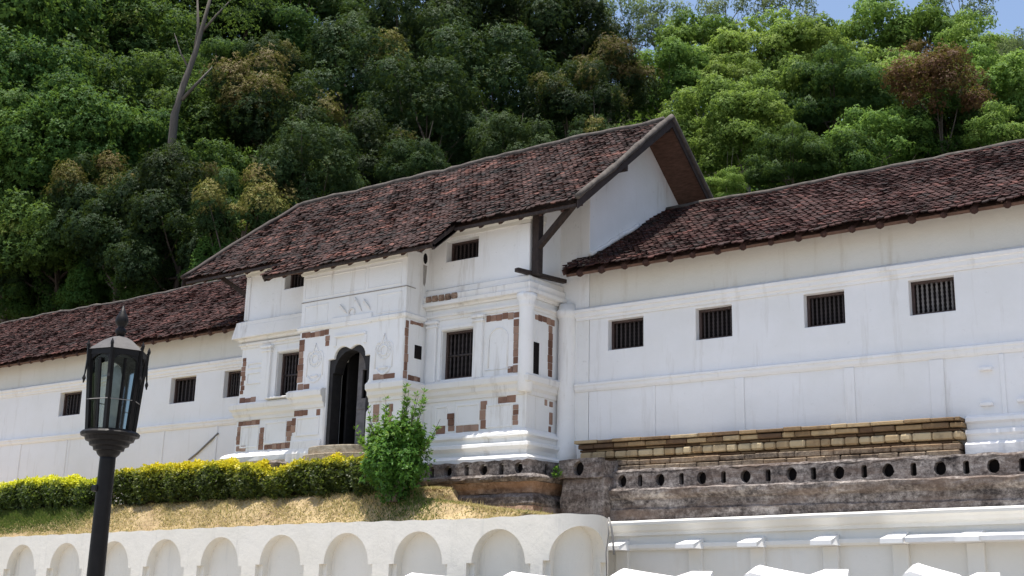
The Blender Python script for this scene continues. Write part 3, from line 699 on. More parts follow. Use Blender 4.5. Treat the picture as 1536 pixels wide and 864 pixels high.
for cx, h, fl in ((-20.12,.24,1),(-19.64,.36,1),(-19.36,.28,1)):
    b0 = 7.92; m.tube([(cx+.16, YB-.012, b0), (cx+.06, YB-.035, b0+h*.45), (cx-.01, YB-.035, b0+h*.75), (cx-.07, YB-.02, b0+h)], [.008,.022,.018,.006], 7)
    m.tube([(cx-.03, YB-.02, b0+h*.8), (cx-.09, YB-.025, b0+h*.72)], [.018,.006], 6)
obj('bird_relief', m, M['plaster_ledge'], gate, smooth=True)
def frame_lines(x0, x1, z0, z1, Y, w=.045, d=.02):
    m = MB()
    m.cbox(x0-w, x0, Y-d, Y+.01, z0-w, z1+w, .006); m.cbox(x1, x1+w, Y-d, Y+.01, z0-w, z1+w, .006)
    m.cbox(x0, x1, Y-d, Y+.01, z1, z1+w, .006); m.cbox(x0, x1, Y-d, Y+.01, z0-w, z0, .006)
    obj('panel_frame', m, M['plaster_tower'], gate)
frame_lines(-24.16,-23.58,5.10,5.58,YR); frame_lines(-23.28,-22.58,5.16,5.62,YR); frame_lines(-21.38,-20.70,5.16,5.52,YB); 
frame_lines(-17.12,-16.54,5.24,5.62,YR); frame_lines(-16.26,-15.66,5.14,5.56,YR); frame_lines(-17.72,-17.44,5.26,5.62,YR)
frame_lines(-21.40,-20.55,8.44,8.92,YB,.03,.012); frame_lines(-20.45,-19.45,8.44,8.92,YB,.03,.012); frame_lines(-19.32,-18.32,8.44,8.92,YB,.03,.012)
frame_lines(-21.36,-20.62,7.82,8.22,YB,.03,.012); frame_lines(-19.0,-18.28,7.82,8.22,YB,.03,.012)
frame_lines(-24.1,-23.62,6.72,6.95,YR,.04,.025); frame_lines(-24.1,-23.62,7.12,7.2,YR,.04,.025)
m = MB()                                                    # corner strip of the upper storey
m.cbox(XL-.002, XL+.16, YR-.035, YR+.01, 8.38, 9.54, .01); obj('corner_strip', m, M['plaster_tower'], gate); m = MB(); m.cbox(XR-.30, XR+.03, YR-.035, YR+.3, 8.38, 9.54, .012)
obj('corner_strip', m, M['plaster_tower'], gate)
# bare brown patch on the right ledge
m = MB()
for k in range(5): m.cbox(-18.05+.19*k, -17.88+.19*k, YR-.165-random.uniform(.0,.02), YR-.04, 8.04+random.uniform(0,.02), 8.19, .02, random.uniform(.3,.9))
obj('broken_ledge_brick', m, M['stone_brown'], gate)

# gatehouse roof
c_ = 1/math.hypot(1, TS); ext = .70*math.hypot(1, TS)
EX0, EX1 = -22.45, -17.0
def tl(x): return (-ext, TLEN) if EX0 <= x <= EX1 else (0, TLEN)
dk = MB(); slope_slab(dk, [(RXL,.03),(RXR,.03),(RXR,TLEN),(RXL,TLEN)], TS, TY, TZ, .06, -.11)
slope_slab(dk, [(EX0,-ext+.03),(EX1,-ext+.03),(EX1,.029),(EX0,.029)], TS, TY, TZ, .06, -.11)
slope_slab(dk, [(RXL,.03),(RXR,.03),(RXR,TLEN),(RXL,TLEN)], TS, 2*RY-TY, TZ, .09, -.03, -1)
roof = obj('roof', dk, M['timber_soffit'], gate)
tm = MB(); tile_field(tm, RXL, RXR, TY-.03*c_, TZ-.02, TS, tl)
bk_ = MB(); slope_slab(bk_, [(RXL,0),(RXR,0),(RXR,TLEN),(RXL,TLEN)], TS, 2*RY-TY, TZ, .03, .02, -1); tm.add(bk_.v, bk_.f, .4)
obj('roof_tiles', tm, M['tile_tower'], roof)
rd = MB(); xx = np.arange(RXL-.05, RXR+.1, .3)
rd.tube([(x, RY+random.uniform(-.015,.015), RZ+.03+undul(x, TLEN)+random.uniform(-.01,.02)) for x in xx], [.075+random.uniform(-.01,.016) for _ in xx], 8)
obj('ridge_cap', rd, M['mortar'], roof, smooth=True)
for X, mt in ((RXR+.02, 'mortar'), (RXL-.02, 'timber')):
    vg = MB(); ss = np.linspace(.0, TLEN, 16)
    vg.tube([(X, TY+c_*s_-TS*c_*.05, TZ+TS*c_*s_+c_*.05+undul(X, s_)*.6) for s_ in ss], [.07+random.uniform(-.01,.014) for _ in ss], 8)
    vg.tube([(X, 2*RY-TY-c_*s_, TZ+TS*c_*s_+.03) for s_ in ss], .06, 8)
    obj('verge_cap', vg, M[mt], roof, smooth=True)
    bb = MB()
    for sg in (1, -1):
        q = [(TY if sg > 0 else 2*RY-TY, TZ), (RY, RZ)]
        y0, z0 = q[0]; y1, z1 = q[1]
        bb.add([(X-.03,y0,z0-.02),(X-.03,y1,z1-.02),(X-.03,y1,z1-.22),(X-.03,y0,z0-.20),(X+.0,y0,z0-.02),(X+.0,y1,z1-.02),(X+.0,y1,z1-.22),(X+.0,y0,z0-.20)],
               [(0,1,2,3),(7,6,5,4),(0,4,5,1),(1,5,6,2),(2,6,7,3),(3,7,4,0)])
    obj('barge_board', bb, M['timber'], roof)
# purlins poking through the gable, rafters and plates under the eaves
for y, z in ((22.3, 11.02),):
    pu = MB(); pu.bar((-14.9, y, z), (-13.75, y, z), .14, .16); obj('purlin', pu, M['timber'], roof)
pu = MB(); pu.bar((-14.9, RY, RZ-.24), (-13.72, RY, RZ-.24), .12, .14); obj('purlin', pu, M['timber'], roof)
for x in np.arange(RXL+.15, RXR, .55):
    s0 = -ext+.05 if EX0 < x < EX1 else .05
    if XL < x < XR: e_len = 1.0 if EX0 < x < EX1 else .75
    else: e_len = TLEN-.2-s0
    r = MB(); u = Vector((0, c_, TS*c_)); n = Vector((0, -TS*c_, c_)); p = Vector((x, TY, TZ)) + u*s0 - n*.17
    r.bar(p, p+u*e_len, .07, .10); obj('rafter', r, M['rafter'], roof)
ev = MB(); ev.bar((RXL+.1, TY+.06, TZ-.10), (EX0-.02, TY+.06, TZ-.10), .06, .06); ev.bar((EX1+.02, TY+.06, TZ-.10), (RXR-.05, TY+.06, TZ-.10), .06, .06)
ev.bar((EX0, TY-.64, TZ-.64), (EX1, TY-.64, TZ-.64), .06, .06); ev.bar((EX1-.03, TY-.66, TZ-.66), (EX1-.03, TY+.1, TZ-.06), .06, .16); ev.bar((EX0+.03, TY-.66, TZ-.66), (EX0+.03, TY+.1, TZ-.06), .06, .16)
obj('eave_board', ev, M['timber'], roof)
# timber bracket at the right corner, strut at the left
br = MB(); br.bar((-15.08, 20.80, 8.36), (-15.08, 20.80, 9.86), .17, .17); obj('bracket_post', br, M['timber'], gate)
br = MB(); br.bar((-15.06, 20.78, 8.95), (-13.80, 20.42, 9.72), .12, .12); obj('bracket_brace', br, M['timber'], gate)
br = MB(); br.bar((-15.3, 20.35, 8.40), (-15.0, 21.75, 8.40), .12, .08); obj('bracket_sole', br, M['timber'], gate)
br = MB(); br.bar((-16.2, 20.55, 9.78), (-13.72, 20.45, 9.70), .14, .18); obj('eave_beam', br, M['timber'], gate)
br = MB(); br.bar((-24.45, 20.95, 9.02), (-25.5, 20.55, 9.78), .11, .11); obj('eave_strut', br, M['timber'], gate)

# valley flashing where the right wing roof meets the gable
def wr_pt(x, y, h): 
    c = 1/math.hypot(1, WS); return (x, y-WS*c*h, EAVE_Z+WS*(y-EAVE_Y)+c*h)
mm = MB(); mm.tube([wr_pt(-14.44, y, .07+random.uniform(-.01,.02)) for y in np.linspace(21.95, 24.0, 10)], [.05+random.uniform(-.008,.015) for _ in range(10)], 7)
obj('mortar_fillet', mm, M['plaster_ledge'], wingR, smooth=True)
# ------------------------------------------------------------------ door steps and stone block
stp = MB()
ctr = (-19.85, YB-.10)
for k, (rr, z0, z1) in enumerate(((1.02,3.7,4.42),(.90,4.42,4.60),(.76,4.60,4.78))):
    pts = [(ctr[0]-rr*1.15, YB-.13)] + [(ctr[0]+rr*1.15*math.cos(R_(a)), YB-.13+rr*.55*math.sin(R_(a))) for a in range(180, 361, 12)] + [(ctr[0]+rr*1.15, YB-.13)]
    vs, fs = plate(pts, [], z1-z0, .02); stp.add([(u, v, z0+w) for u, v, w in vs], fs)
o = obj('entrance_steps', stp, M['stone_light']); tag(o, 'worn pale stone steps below the dark doorway, rounded in plan', 'steps')
p = at(413, 699, 19.75)
m = MB(); m.cbox(p.x-.38, p.x+.30, 19.5, 19.95, 3.55, p.z+.10, .05, .3); o = obj('stone_block', m, M['stone']); tag(o, 'dark stone block left of the doorway steps, behind the hedge', 'stone block')

# ------------------------------------------------------------------ stone podiums with pierced band
def pierced(mb, axis, P, u0, u1, z0, z1, depth, items):
    holes = []
    for kind, u, z, w, h in items:
        if kind == 'r': holes.append([(u+w/2*math.cos(R_(a))*random.uniform(.92,1.05), z+h/2*math.sin(R_(a))*random.uniform(.92,1.05)) for a in range(15, 375, 30)])
        else: holes.append([(u-w/2, z-h/2+.02),(u-w/2+.02, z-h/2),(u+w/2-.02, z-h/2+.004),(u+w/2, z-h/2+.025),(u+w/2*.96, z+h/2-.03),(u+w/2*.6, z+h/2),(u-w/2*.6, z+h/2-.006),(u-w/2*.98, z+h/2-.035)])
    n = int((u1-u0)/.12)
    outer = [(u0+(u1-u0)*k/n, z0+random.uniform(-.012,.012)) for k in range(n+1)] + [(u1-(u1-u0)*k/n, z1+random.uniform(-.022,.022)) for k in range(n+1)]
    (plateY if axis == 'Y' else plateX)(mb, P, outer, holes, depth, .003)
pod = thing('stone_podium', 'brown moulded stone podium with a row of holes under the right bay of the gatehouse', 'podium', (-16.5, 20.6, 3.1))
PYY = 20.34
b = MB()
its = []
for k, (px_, kind) in enumerate([(648,'s'),(672,'r'),(700,'s'),(725,'r'),(752,'s'),(778,'r')]):
    q = at(px_, 702-(px_-648)*.08, PYY); its.append((kind, q.x, 4.16, .22 if kind == 'r' else .12, .24))
pierced(b, 'Y', PYY, -18.3, -14.78, 4.0, 4.33, .13, its)
pierced(b, 'X', -14.78, PYY+.131, YW, 4.0, 4.33, .13, [('s', 20.85, 4.16, .12, .24), ('r', 21.22, 4.16, .26, .26)])
obj('pierced_band', b, M['stone'], pod)
b = MB(); b.box(-18.2, -14.93, PYY+.135, YW-.02, 3.9, 4.30); obj('dark_core', b, M['hole'], pod)  # near-black block behind the holes, their shadow as colour
b = MB(); ppath = [(-18.4, PYY+.02), (-14.80, PYY+.02), (-14.80, YW)]
b.sweep(ppath, [(0,3.88),(.16,3.88),(.21,3.93),(.22,3.98),(.17,4.02),(0,4.03)], .03, .16); obj('lip_course', b, M['stone'], pod)
b = MB(); b.sweep(ppath, [(0,3.64),(.06,3.64),(.07,3.74),(.12,3.84),(.14,3.879),(0,3.879)], .018, .2); obj('cavetto_course', b, M['stone_brown'], pod)
b = MB(); b.sweep(ppath, [(0,3.38),(.15,3.38),(.17,3.44),(.16,3.56),(.09,3.639),(0,3.639)], .022, .2); obj('torus_course', b, M['stone'], pod)
b = MB(); b.sweep(ppath, [(0,2.9),(.20,2.9),(.21,3.25),(.17,3.379),(0,3.379)], .022, .2); obj('foot_course', b, M['stone_brown'], pod)
pw = thing('stone_podium', 'long grey weathered stone podium with a row of holes under the right wing', 'podium', (-8, 21.3, 3.1))
PW = 21.27
b = MB(); its = []
for px_, kind in [(933,'r'),(960,'s'),(990,'r'),(1022,'s'),(1052,'r'),(1085,'s'),(1118,'r'),(1152,'s'),(1187,'r'),(1220,'s'),(1258,'r'),(1296,'s'),(1332,'r'),(1370,'s'),(1410,'r'),(1449,'s'),(1490,'r'),(1533,'s')]:
    q = at(px_, 720-(px_-933)*.045, PW); its.append((kind, q.x, 3.90, .215 if kind == 'r' else .105, .25 if kind == 'r' else .23))
x = its[-1][1]
for k in range(8): x += .55; its.append((('r','s')[k % 2], x, 3.90, .25 if k % 2 == 0 else .12, .25))
pierced(b, 'Y', PW, -13.78, 2.4, 3.72, 4.06, .13, its)
obj('pierced_band', b, M['stone'], pw)
b = MB(); b.box(-13.7, 2.3, PW+.135, YW-.02, 3.1, 4.045); obj('dark_core', b, M['hole'], pw)
b = MB(); b.sweep([(-13.8, PW+.02), (2.4, PW+.02)], [(0,3.05),(.12,3.05),(.13,3.33),(.09,3.36),(.10,3.52),(.16,3.56),(.20,3.62),(.22,3.70),(.16,3.735),(0,3.74)], .03, .16)
obj('moulded_base', b, M['stone'], pw)
b = MB(); b.sweep([(-13.8, PW+.05), (2.4, PW+.05)], [(0,4.05),(.03,4.05),(.04,4.09),(.0,4.13),(-.25,4.135),(-.25,4.05)], .03, .16)
obj('coping', b, M['stone'], pw)
pr = thing('stone_pier', 'pale grey stone pier with one round hole between the two podiums', 'pier', (-13.9, 20.9, 3.1))
b = MB(); pierced(b, 'Y', 20.84, -14.46, -13.42, 3.96, 4.34, .13, [('r', -13.98, 4.15, .27, .30)]); b.box(-14.44,-13.44,20.985,21.7,3.9,4.31); obj('pierced_cap', b, M['stone'], pr)
b = MB(); b.box(-14.40,-13.48,20.973,20.98,3.98,4.30); obj('dark_core', b, M['hole'], pr)
b = MB(); yy = 20.90
prof = [(-14.42,3.97),(-14.44,3.70),(-14.50,3.52),(-14.46,3.32),(-14.30,3.12),(-14.0,3.02),(-13.42,3.02),(-13.40,3.97)]
vs, fs = plate(prof, [], .75, .05); b.add([(u+random.uniform(-.01,.01), yy+w, v) for u, v, w in vs], fs); obj('shaft', b, M['stone_light'] if False else M['stone'], pr)

# ------------------------------------------------------------------ lower retaining walls
YA = 18.0
def a_top(s): return float(np.interp(s, [-34,-29.2,-18.6,-14.3,-12.6,-11.9,-11.2], [2.70,2.78,2.955,2.975,3.03,3.05,3.0]))
CS = -12.90                                                # the wall starts to round the corner here
CRAD = .80
def apos(s, d, z):
    if s <= CS: return (s, YA+d, z)
    a = (s-CS)/CRAD; lim = R_(130)
    ex = 0
    if a > lim: ex = (a-lim)*CRAD; a = lim
    x = CS+CRAD*math.sin(a)-d*math.sin(a)*1.0; y = YA+CRAD*(1-math.cos(a))+d*math.cos(a)
    return (x+ex*math.cos(lim), y+ex*math.sin(lim), z)
centres = [-12.08,-13.80]+[-13.82-1.895*k for k in range(1, 12)]
NR, NS = .61, .73
def open_at(s):
    best = None
    for c in centres:
        d = abs(s-c); zt = 2.78 + (a_top(c)-2.99)
        if d < NR: return (.24, zt-NR+math.sqrt(max(0, NR**2-d*d)))
        if d < NS: return (.10, zt-NR)
    return None
am = MB(); ss = []
s_ = -34.0
while s_ < -9.4: ss.append(s_); s_ += .06
for c in centres: ss += [c+q for q in (-NS,-NS+.0001,-NR,-NR+.0001,NR-.0001,NR,NS-.0001,NS)] + [c+NR*math.cos(R_(q)) for q in range(5, 180, 5)]
ss = sorted(ss)
Z0 = 0.0
for a, b_ in zip(ss, ss[1:]):
    if b_-a < 1e-6: continue
    mid_ = (a+b_)/2; o = open_at(mid_); ta, tb = a_top(a)+.008*math.sin(a*9), a_top(b_)+.008*math.sin(b_*9)
    tiny = b_-a < .002
    if o is None: za = zb = Z0; d = 0
    else:
        d = o[0]; oa, ob = open_at(min(max(a, mid_-.03), mid_+.03)) or o, open_at(b_) or o
        za = oa[1] if abs(oa[0]-d) < 1e-6 else o[1]; zb = ob[1] if abs(ob[0]-d) < 1e-6 else o[1]
    if d:
        am.add([apos(a,d,Z0),apos(b_,d,Z0),apos(b_,d,zb),apos(a,d,za)], [(0,1,2,3)])      # back of the niche
        am.add([apos(a,0,za),apos(b_,0,zb),apos(b_,d,zb),apos(a,d,za)], [(0,3,2,1)])      # underside of the arch
    am.add([apos(a,0,za),apos(b_,0,zb),apos(b_,0,tb),apos(a,0,ta)], [(0,1,2,3)])
    am.add([apos(a,0,ta),apos(b_,0,tb),apos(b_,.42,tb),apos(a,.42,ta)], [(0,1,2,3)])
    am.add([apos(a,.42,ta),apos(b_,.42,tb),apos(b_,.42,Z0),apos(a,.42,Z0)], [(0,1,2,3)])
for c in centres:                                          # upright cheeks of the niches
    zt = 2.78+(a_top(c)-2.99); zi = zt-NR
    for sg in (-1, 1):
        am.add([apos(c+sg*NS,0,Z0),apos(c+sg*NS,.10,Z0),apos(c+sg*NS,.10,zi),apos(c+sg*NS,0,zi)], [(0,1,2,3)])
        am.add([apos(c+sg*NR,.10,Z0),apos(c+sg*NR,.24,Z0),apos(c+sg*NR,.24,zi),apos(c+sg*NR,.10,zi)], [(0,1,2,3)])
arc_t = thing('arcade_wall', 'low white retaining wall with a row of blind arched niches below the dry grass bank', 'wall', (-20, YA, 0))
obj('wall', am, M['plaster_arcade'], arc_t)
m = MB(); pts = [at(x, y, 18.35) for x, y in ((913,776),(917,790),(919,805),(920,820),(921,832))]
m.tube(pts, .018, 6); pts2 = [at(x, y, 18.4) for x, y in ((911,778),(913,800),(909,828),(910,864))]; m.tube(pts2, .010, 5)
o = obj('hanging_cable', m, M['cable'], smooth=True); tag(o, 'thin grey cable hanging down the rounded end of the arcade wall', 'cable')

low = thing('retaining_wall', 'white lower retaining wall with a cove cornice and pilasters under the right stone podium', 'wall', (-6, 20.6, 0))
LX0, LX1 = -13.3, 2.6
def grade(v):                                              # the whole wall climbs slightly to the right
    return [(x, y, z+.018*(x+13) if z > .5 else z) for x, y, z in v]
def lobj(name, mb, mat, parent): mb.v = grade(mb.v); return obj(name, mb, mat, parent)
b = MB(); b.box(LX0, LX1, 20.74, 21.1, 0, 3.0); lobj('wall', b, M['plaster_lower'], low)
b = MB(); b.sweep([(LX0,20.741),(LX1,20.741)], [(0,2.78),(.06,2.78),(.07,2.84),(.13,2.87),(.17,2.93),(.22,2.97),(.23,3.02),(.20,3.055),(-.36,3.09),(-.36,2.99),(0,2.98)], .006, .4)
lobj('cornice', b, M['plaster_lower'], low)
b = MB(); b.sweep([(LX0,20.742),(LX1,20.742)], [(0,2.50),(.07,2.50),(.10,2.54),(.10,2.60),(.085,2.615),(0,2.625)], .004, .4); lobj('ledge', b, M['plaster_lower'], low)
pxs = [932,1042,1135,1245,1350,1463]
pX = [at(x, 830, 20.65).x for x in pxs] + [-5.0, -3.85, -2.7, -1.5]
for k, x in enumerate(pX):
    b = MB(); b.cbox(x-.14, x+.14, 20.66, 20.75, 0, 2.50, .01); lobj('pilaster', b, M['plaster_lower'], low)
    b = MB()                                               # weathered sloping cap over each pilaster
    y0, y1 = 20.26, 20.735
    b.add([(x-.19,y0,2.50),(x+.19,y0,2.50),(x+.19,y1,2.50),(x-.19,y1,2.50),(x-.19,y0,2.575),(x+.19,y0,2.575),(x+.14,y1,2.70),(x-.14,y1,2.70)],
          [(0,3,2,1),(4,5,6,7),(0,1,5,4),(1,2,6,5),(2,3,7,6),(3,0,4,7)])
    lobj('pilaster_cap', b, M['paint_white'], low)
b = MB(); b.sweep([(pX[4]+.2,20.64),(LX1,20.64)], [(0,2.50),(.30,2.51),(.305,2.59),(.0,2.66)], .003, .4); lobj('sloped_ledge', b, M['paint_white'], low)
# lower small caps peeping over the frame edge
# wave-topped parapet in front
def crest(name, x0, x1, y, z0, z1, lab):
    m = MB(); n = 12; th = .34
    prof = [(x0-.05, 0), (x0, z1-.14), (x0+.10, z1-.03), (x0+.18, z1)]
    for k in range(1, n+1):
        t = k/n; prof.append((x0+.18+(x1-x0-.18)*t, z1-(z1-z0)*(t**.9)-(.06*max(0, t-.85)/.15)))
    prof.append((x1+.02, 0))
    N = len(prof); V = []
    for x, z in prof: V.append((x, y, max(0, z-(.12 if z > .5 else 0))))   # front edge lower: sloping weathering
    for x, z in prof: V.append((x, y+th, z))
    F = [tuple(range(N)), tuple(range(2*N-1, N-1, -1))] + [(i+N, (i+1)%N+N, (i+1)%N, i) for i in range(N)]
    m.add(V, F); o = obj(name, m, M['paint_white']); return o
YC = 17.0
cr = [(905,1012,851,864,'first wave crest right of the arcade corner'),(1108,1215,846,862,'middle wave crest of the three before the lower right wall'),(1345,1440,843,862,'rightmost wave crest before the lower right wall')]
for l, r, t, b2, lab in cr:
    A = at(l, t, YC); B = at(r, b2, YC); o = crest('wave_crest', A.x, B.x, YC, B.z-.02, A.z, lab); tag(o, 'white wave-topped parapet piece, '+lab, 'parapet', 'wave-topped parapet pieces')
for l, r, t, b2, lab in [(588,700,858,866,'leftmost one visible below the arched niches'),(738,860,856,868,'the one below the niche nearest the corner')]:
    A = at(l, t, YC); B = at(r, b2, YC); o = crest('wave_crest', A.x, B.x, YC, B.z-.02, A.z, lab); tag(o, 'white wave-topped parapet piece, '+lab, 'parapet', 'wave-topped parapet pieces')
for l, r, t, lab in [(1022,1066,856,'between the first and second wave crests'),(1222,1272,853,'between the second and third wave crests'),(1452,1500,858,'right of the last wave crest')]:
    A = at(l, t, YC); B = at(r, t, YC); m = MB(); w = (B.x-A.x)/2; cx = (A.x+B.x)/2
    m.add([(cx-w*1.2,YC-.15,0),(cx+w*1.2,YC-.15,0),(cx+w*1.2,YC+.2,0),(cx-w*1.2,YC+.2,0),(cx-w*1.2,YC-.15,A.z-.10),(cx+w*1.2,YC-.15,A.z-.10),(cx+w*.7,YC+.2,A.z),(cx-w*.7,YC+.2,A.z)],
          [(0,3,2,1),(4,5,6,7),(0,1,5,4),(1,2,6,5),(2,3,7,6),(3,0,4,7)])
    o = obj('parapet_post', m, M['paint_white']); tag(o, 'small white parapet post top '+lab, 'post', 'parapet posts')

# ------------------------------------------------------------------ lamp
LY = 6.5
def lz(y): return at(165+(655-y)*.105, y, LY).z
lp = at(165, 655, LY); LXc = lp.x
lam = thing('street_lamp', 'black six-sided lantern with pale cap and spear finial, on a post before the left wing', 'lamp', (LXc, LY, 0))
ppm = 1/ (at(265, 655, LY)-at(165, 655, LY)).length*100     # photo pixels per metre, level at the lamp
hr = lambda px_: px_/FOC*((Vector((LXc, LY, lp.z))-EYE).length)
zc0, zc1, zt_, zb_ = lz(504), lz(530), lz(530), lz(648)
m = MB(); m.lathe((LXc, LY, 0), [(hr(22),0),(hr(22),.25),(hr(16),.32),(hr(13.5),.40),(hr(12.5),1.2),(hr(11),lz(690)),(hr(11),lz(684))], 20); obj('post', m, M['iron'], lam, smooth=True)
m = MB(); zz = lambda y: lz(y)
m.lathe((LXc, LY, 0), [(hr(11),zz(686)),(hr(15),zz(682)),(hr(17),zz(677)),(hr(21),zz(676)),(hr(22),zz(671)),(hr(27),zz(669)),(hr(28),zz(664)),(hr(33),zz(662)),(hr(35),zz(656)),(hr(40),zz(655)),(hr(41),zz(651)),(hr(38),zz(648)),(hr(20),zz(647.5))], 24); obj('lantern_cup', m, M['iron'], lam)
m = MB(); m.cbox(LXc-hr(13), LXc+hr(0), LY-hr(14), LY-hr(4), lz(738), lz(728), .01); obj('post_switch', m, M['iron'], lam)
rt, rb = hr(40), hr(32)
def hexp(r, z, off=0, n=6): return [Vector((LXc+r*math.cos(R_(off+12+k*360/n)), LY+r*math.sin(R_(off+12+k*360/n)), z)) for k in range(n)]
T, B_ = hexp(rt, zt_), hexp(rb, zb_)
fr = MB()
for k in range(6):
    fr.bar(B_[k], T[k], hr(7), hr(5)); fr.bar(B_[k], B_[(k+1)%6], hr(5), hr(5)); fr.bar(T[k]-Vector((0,0,hr(3))), T[(k+1)%6]-Vector((0,0,hr(3))), hr(4), hr(8))
    # arched spandrel plates at the head of every pane
    a, b2 = T[k], T[(k+1)%6]; N = 10; up = []; dn = []
    for i in range(N+1):
        t = i/N; p = a+(b2-a)*t; up.append(p); dn.append(p-Vector((0,0,hr(7)+hr(18)*(1-math.sqrt(max(0,1-(2*t-1)**2))))))
    c0 = Vector((LXc, LY, 0)); 
    for i in range(N):
        q = [up[i], up[i+1], dn[i+1], dn[i]]; nrm = (b2-a).cross(Vector((0,0,1))).normalized()*.006
        fr.add([v+nrm for v in q]+[v-nrm for v in q], [(0,1,2,3),(7,6,5,4),(3,2,6,7),(0,4,5,1)])
    # thin mullion in the middle of each pane, and a wire
    fr.bar((B_[k]+B_[(k+1)%6])/2, (T[k]+T[(k+1)%6])/2-Vector((0,0,hr(12))), hr(5), hr(2))
obj('lantern_frame', fr, M['iron'], lam)
wz = (zb_*.62+zt_*.38); Wr = hexp(rb+(rt-rb)*.38+hr(3), wz)
m = MB(); m.tube(Wr+[Wr[0]], hr(.7), 5); obj('wire', m, M['cable'], lam)
gl = NT('lantern_glass', .05, .5); gm = gl.m; tr = gl.n.new('ShaderNodeBsdfTransparent'); tr.inputs['Color'].default_value = (.62,.67,.66,1)
gs = gl.n.new('ShaderNodeBsdfGlossy'); gs.inputs['Roughness'].default_value = .08; mx = gl.n.new('ShaderNodeMixShader')
fz = gl.n.new('ShaderNodeFresnel'); fz.inputs['IOR'].default_value = 1.45; gl.l.new(fz.outputs[0], mx.inputs[0]); gl.l.new(tr.outputs[0], mx.inputs[1]); gl.l.new(gs.outputs[0], mx.inputs[2]); gl.l.new(mx.outputs[0], gl.n['Material Output'].inputs['Surface'])
T2, B2 = hexp(rt-.012, zt_-hr(4)), hexp(rb-.012, zb_+hr(1))
for k in range(6):
    m = MB(); m.add([B2[k], B2[(k+1)%6], T2[(k+1)%6], T2[k]], [(0,1,2,3)]); obj('glass_pane', m, gm, lam)
m = MB(); m.lathe((LXc, LY, 0), [(hr(9),zb_),(hr(9),zb_+hr(14)),(hr(6),zb_+hr(16)),(hr(9),zb_+hr(26)),(hr(11),zb_+hr(50)),(hr(9),zb_+hr(76)),(hr(5),zb_+hr(92)),(hr(1),zb_+hr(96))], 16); obj('bulb', m, simple('frosted_bulb', (.62,.66,.64), .3, .5, .2, 8, 0), lam, smooth=True)
CT = hexp(hr(44), lz(529)); CM = hexp(hr(22), lz(512)); CU = hexp(hr(14), lz(508)); CC = hexp(hr(4), zc0)
m = MB(); V = CT+CM+CU+CC
m.add(V, [(i, (i+1)%6, 6+(i+1)%6, 6+i) for i in range(6)] + [(6+i, 6+(i+1)%6, 12+(i+1)%6, 12+i) for i in range(6)] + [(12+i, 12+(i+1)%6, 18+(i+1)%6, 18+i) for i in range(6)] + [tuple(range(5,-1,-1)), (18,19,20,21,22,23)])
obj('lantern_cap', m, M['iron_cap'], lam)
m = MB(); m.lathe((LXc, LY, 0), [(hr(5),zc0-.005),(hr(7),lz(501)),(hr(8.5),lz(497)),(hr(6),lz(493)),(hr(4),lz(491)),(hr(8),lz(487)),(hr(9.5),lz(482)),(hr(8),lz(475)),(hr(4),lz(468)),(hr(1),lz(459))], 14); obj('finial', m, M['iron'], lam, smooth=True)
for k in range(6):                                          # winged bracket hanging below each corner of the cap
    d = (T[k]-Vector((LXc, LY, T[k].z))).normalized(); o0 = Vector((LXc, LY, 0)); side = Vector((-d.y, d.x, 0))
    m = MB(); pr2 = [(rt-hr(2),zt_+.0),(hr(45),zt_+hr(10)),(hr(44),zt_-hr(14)),(hr(46),zt_-hr(48)),(hr(41.5),zt_-hr(20)),(rt-hr(2),zt_-hr(8))]
    V = [o0+d*r+Vector((0,0,z))+side*hr(1.6) for r, z in pr2]+[o0+d*r+Vector((0,0,z))-side*hr(1.6) for r, z in pr2]; n = len(pr2)
    m.add(V, [tuple(range(n)), tuple(range(2*n-1, n-1, -1))]+[(i, n+i, n+(i+1)%n, (i+1)%n) for i in range(n)])
    m.lathe((*(o0+d*hr(45))[:2], 0), [(hr(.5),zt_-hr(48)),(hr(2.6),zt_-hr(41)),(hr(.8),zt_-hr(36))], 6); m.lathe((*(o0+d*hr(44))[:2], 0), [(hr(2),zt_+hr(4)),(hr(2.4),zt_+hr(8)),(hr(.4),zt_+hr(14))], 6)
    obj('corner_wing', m, M['iron'], lam)

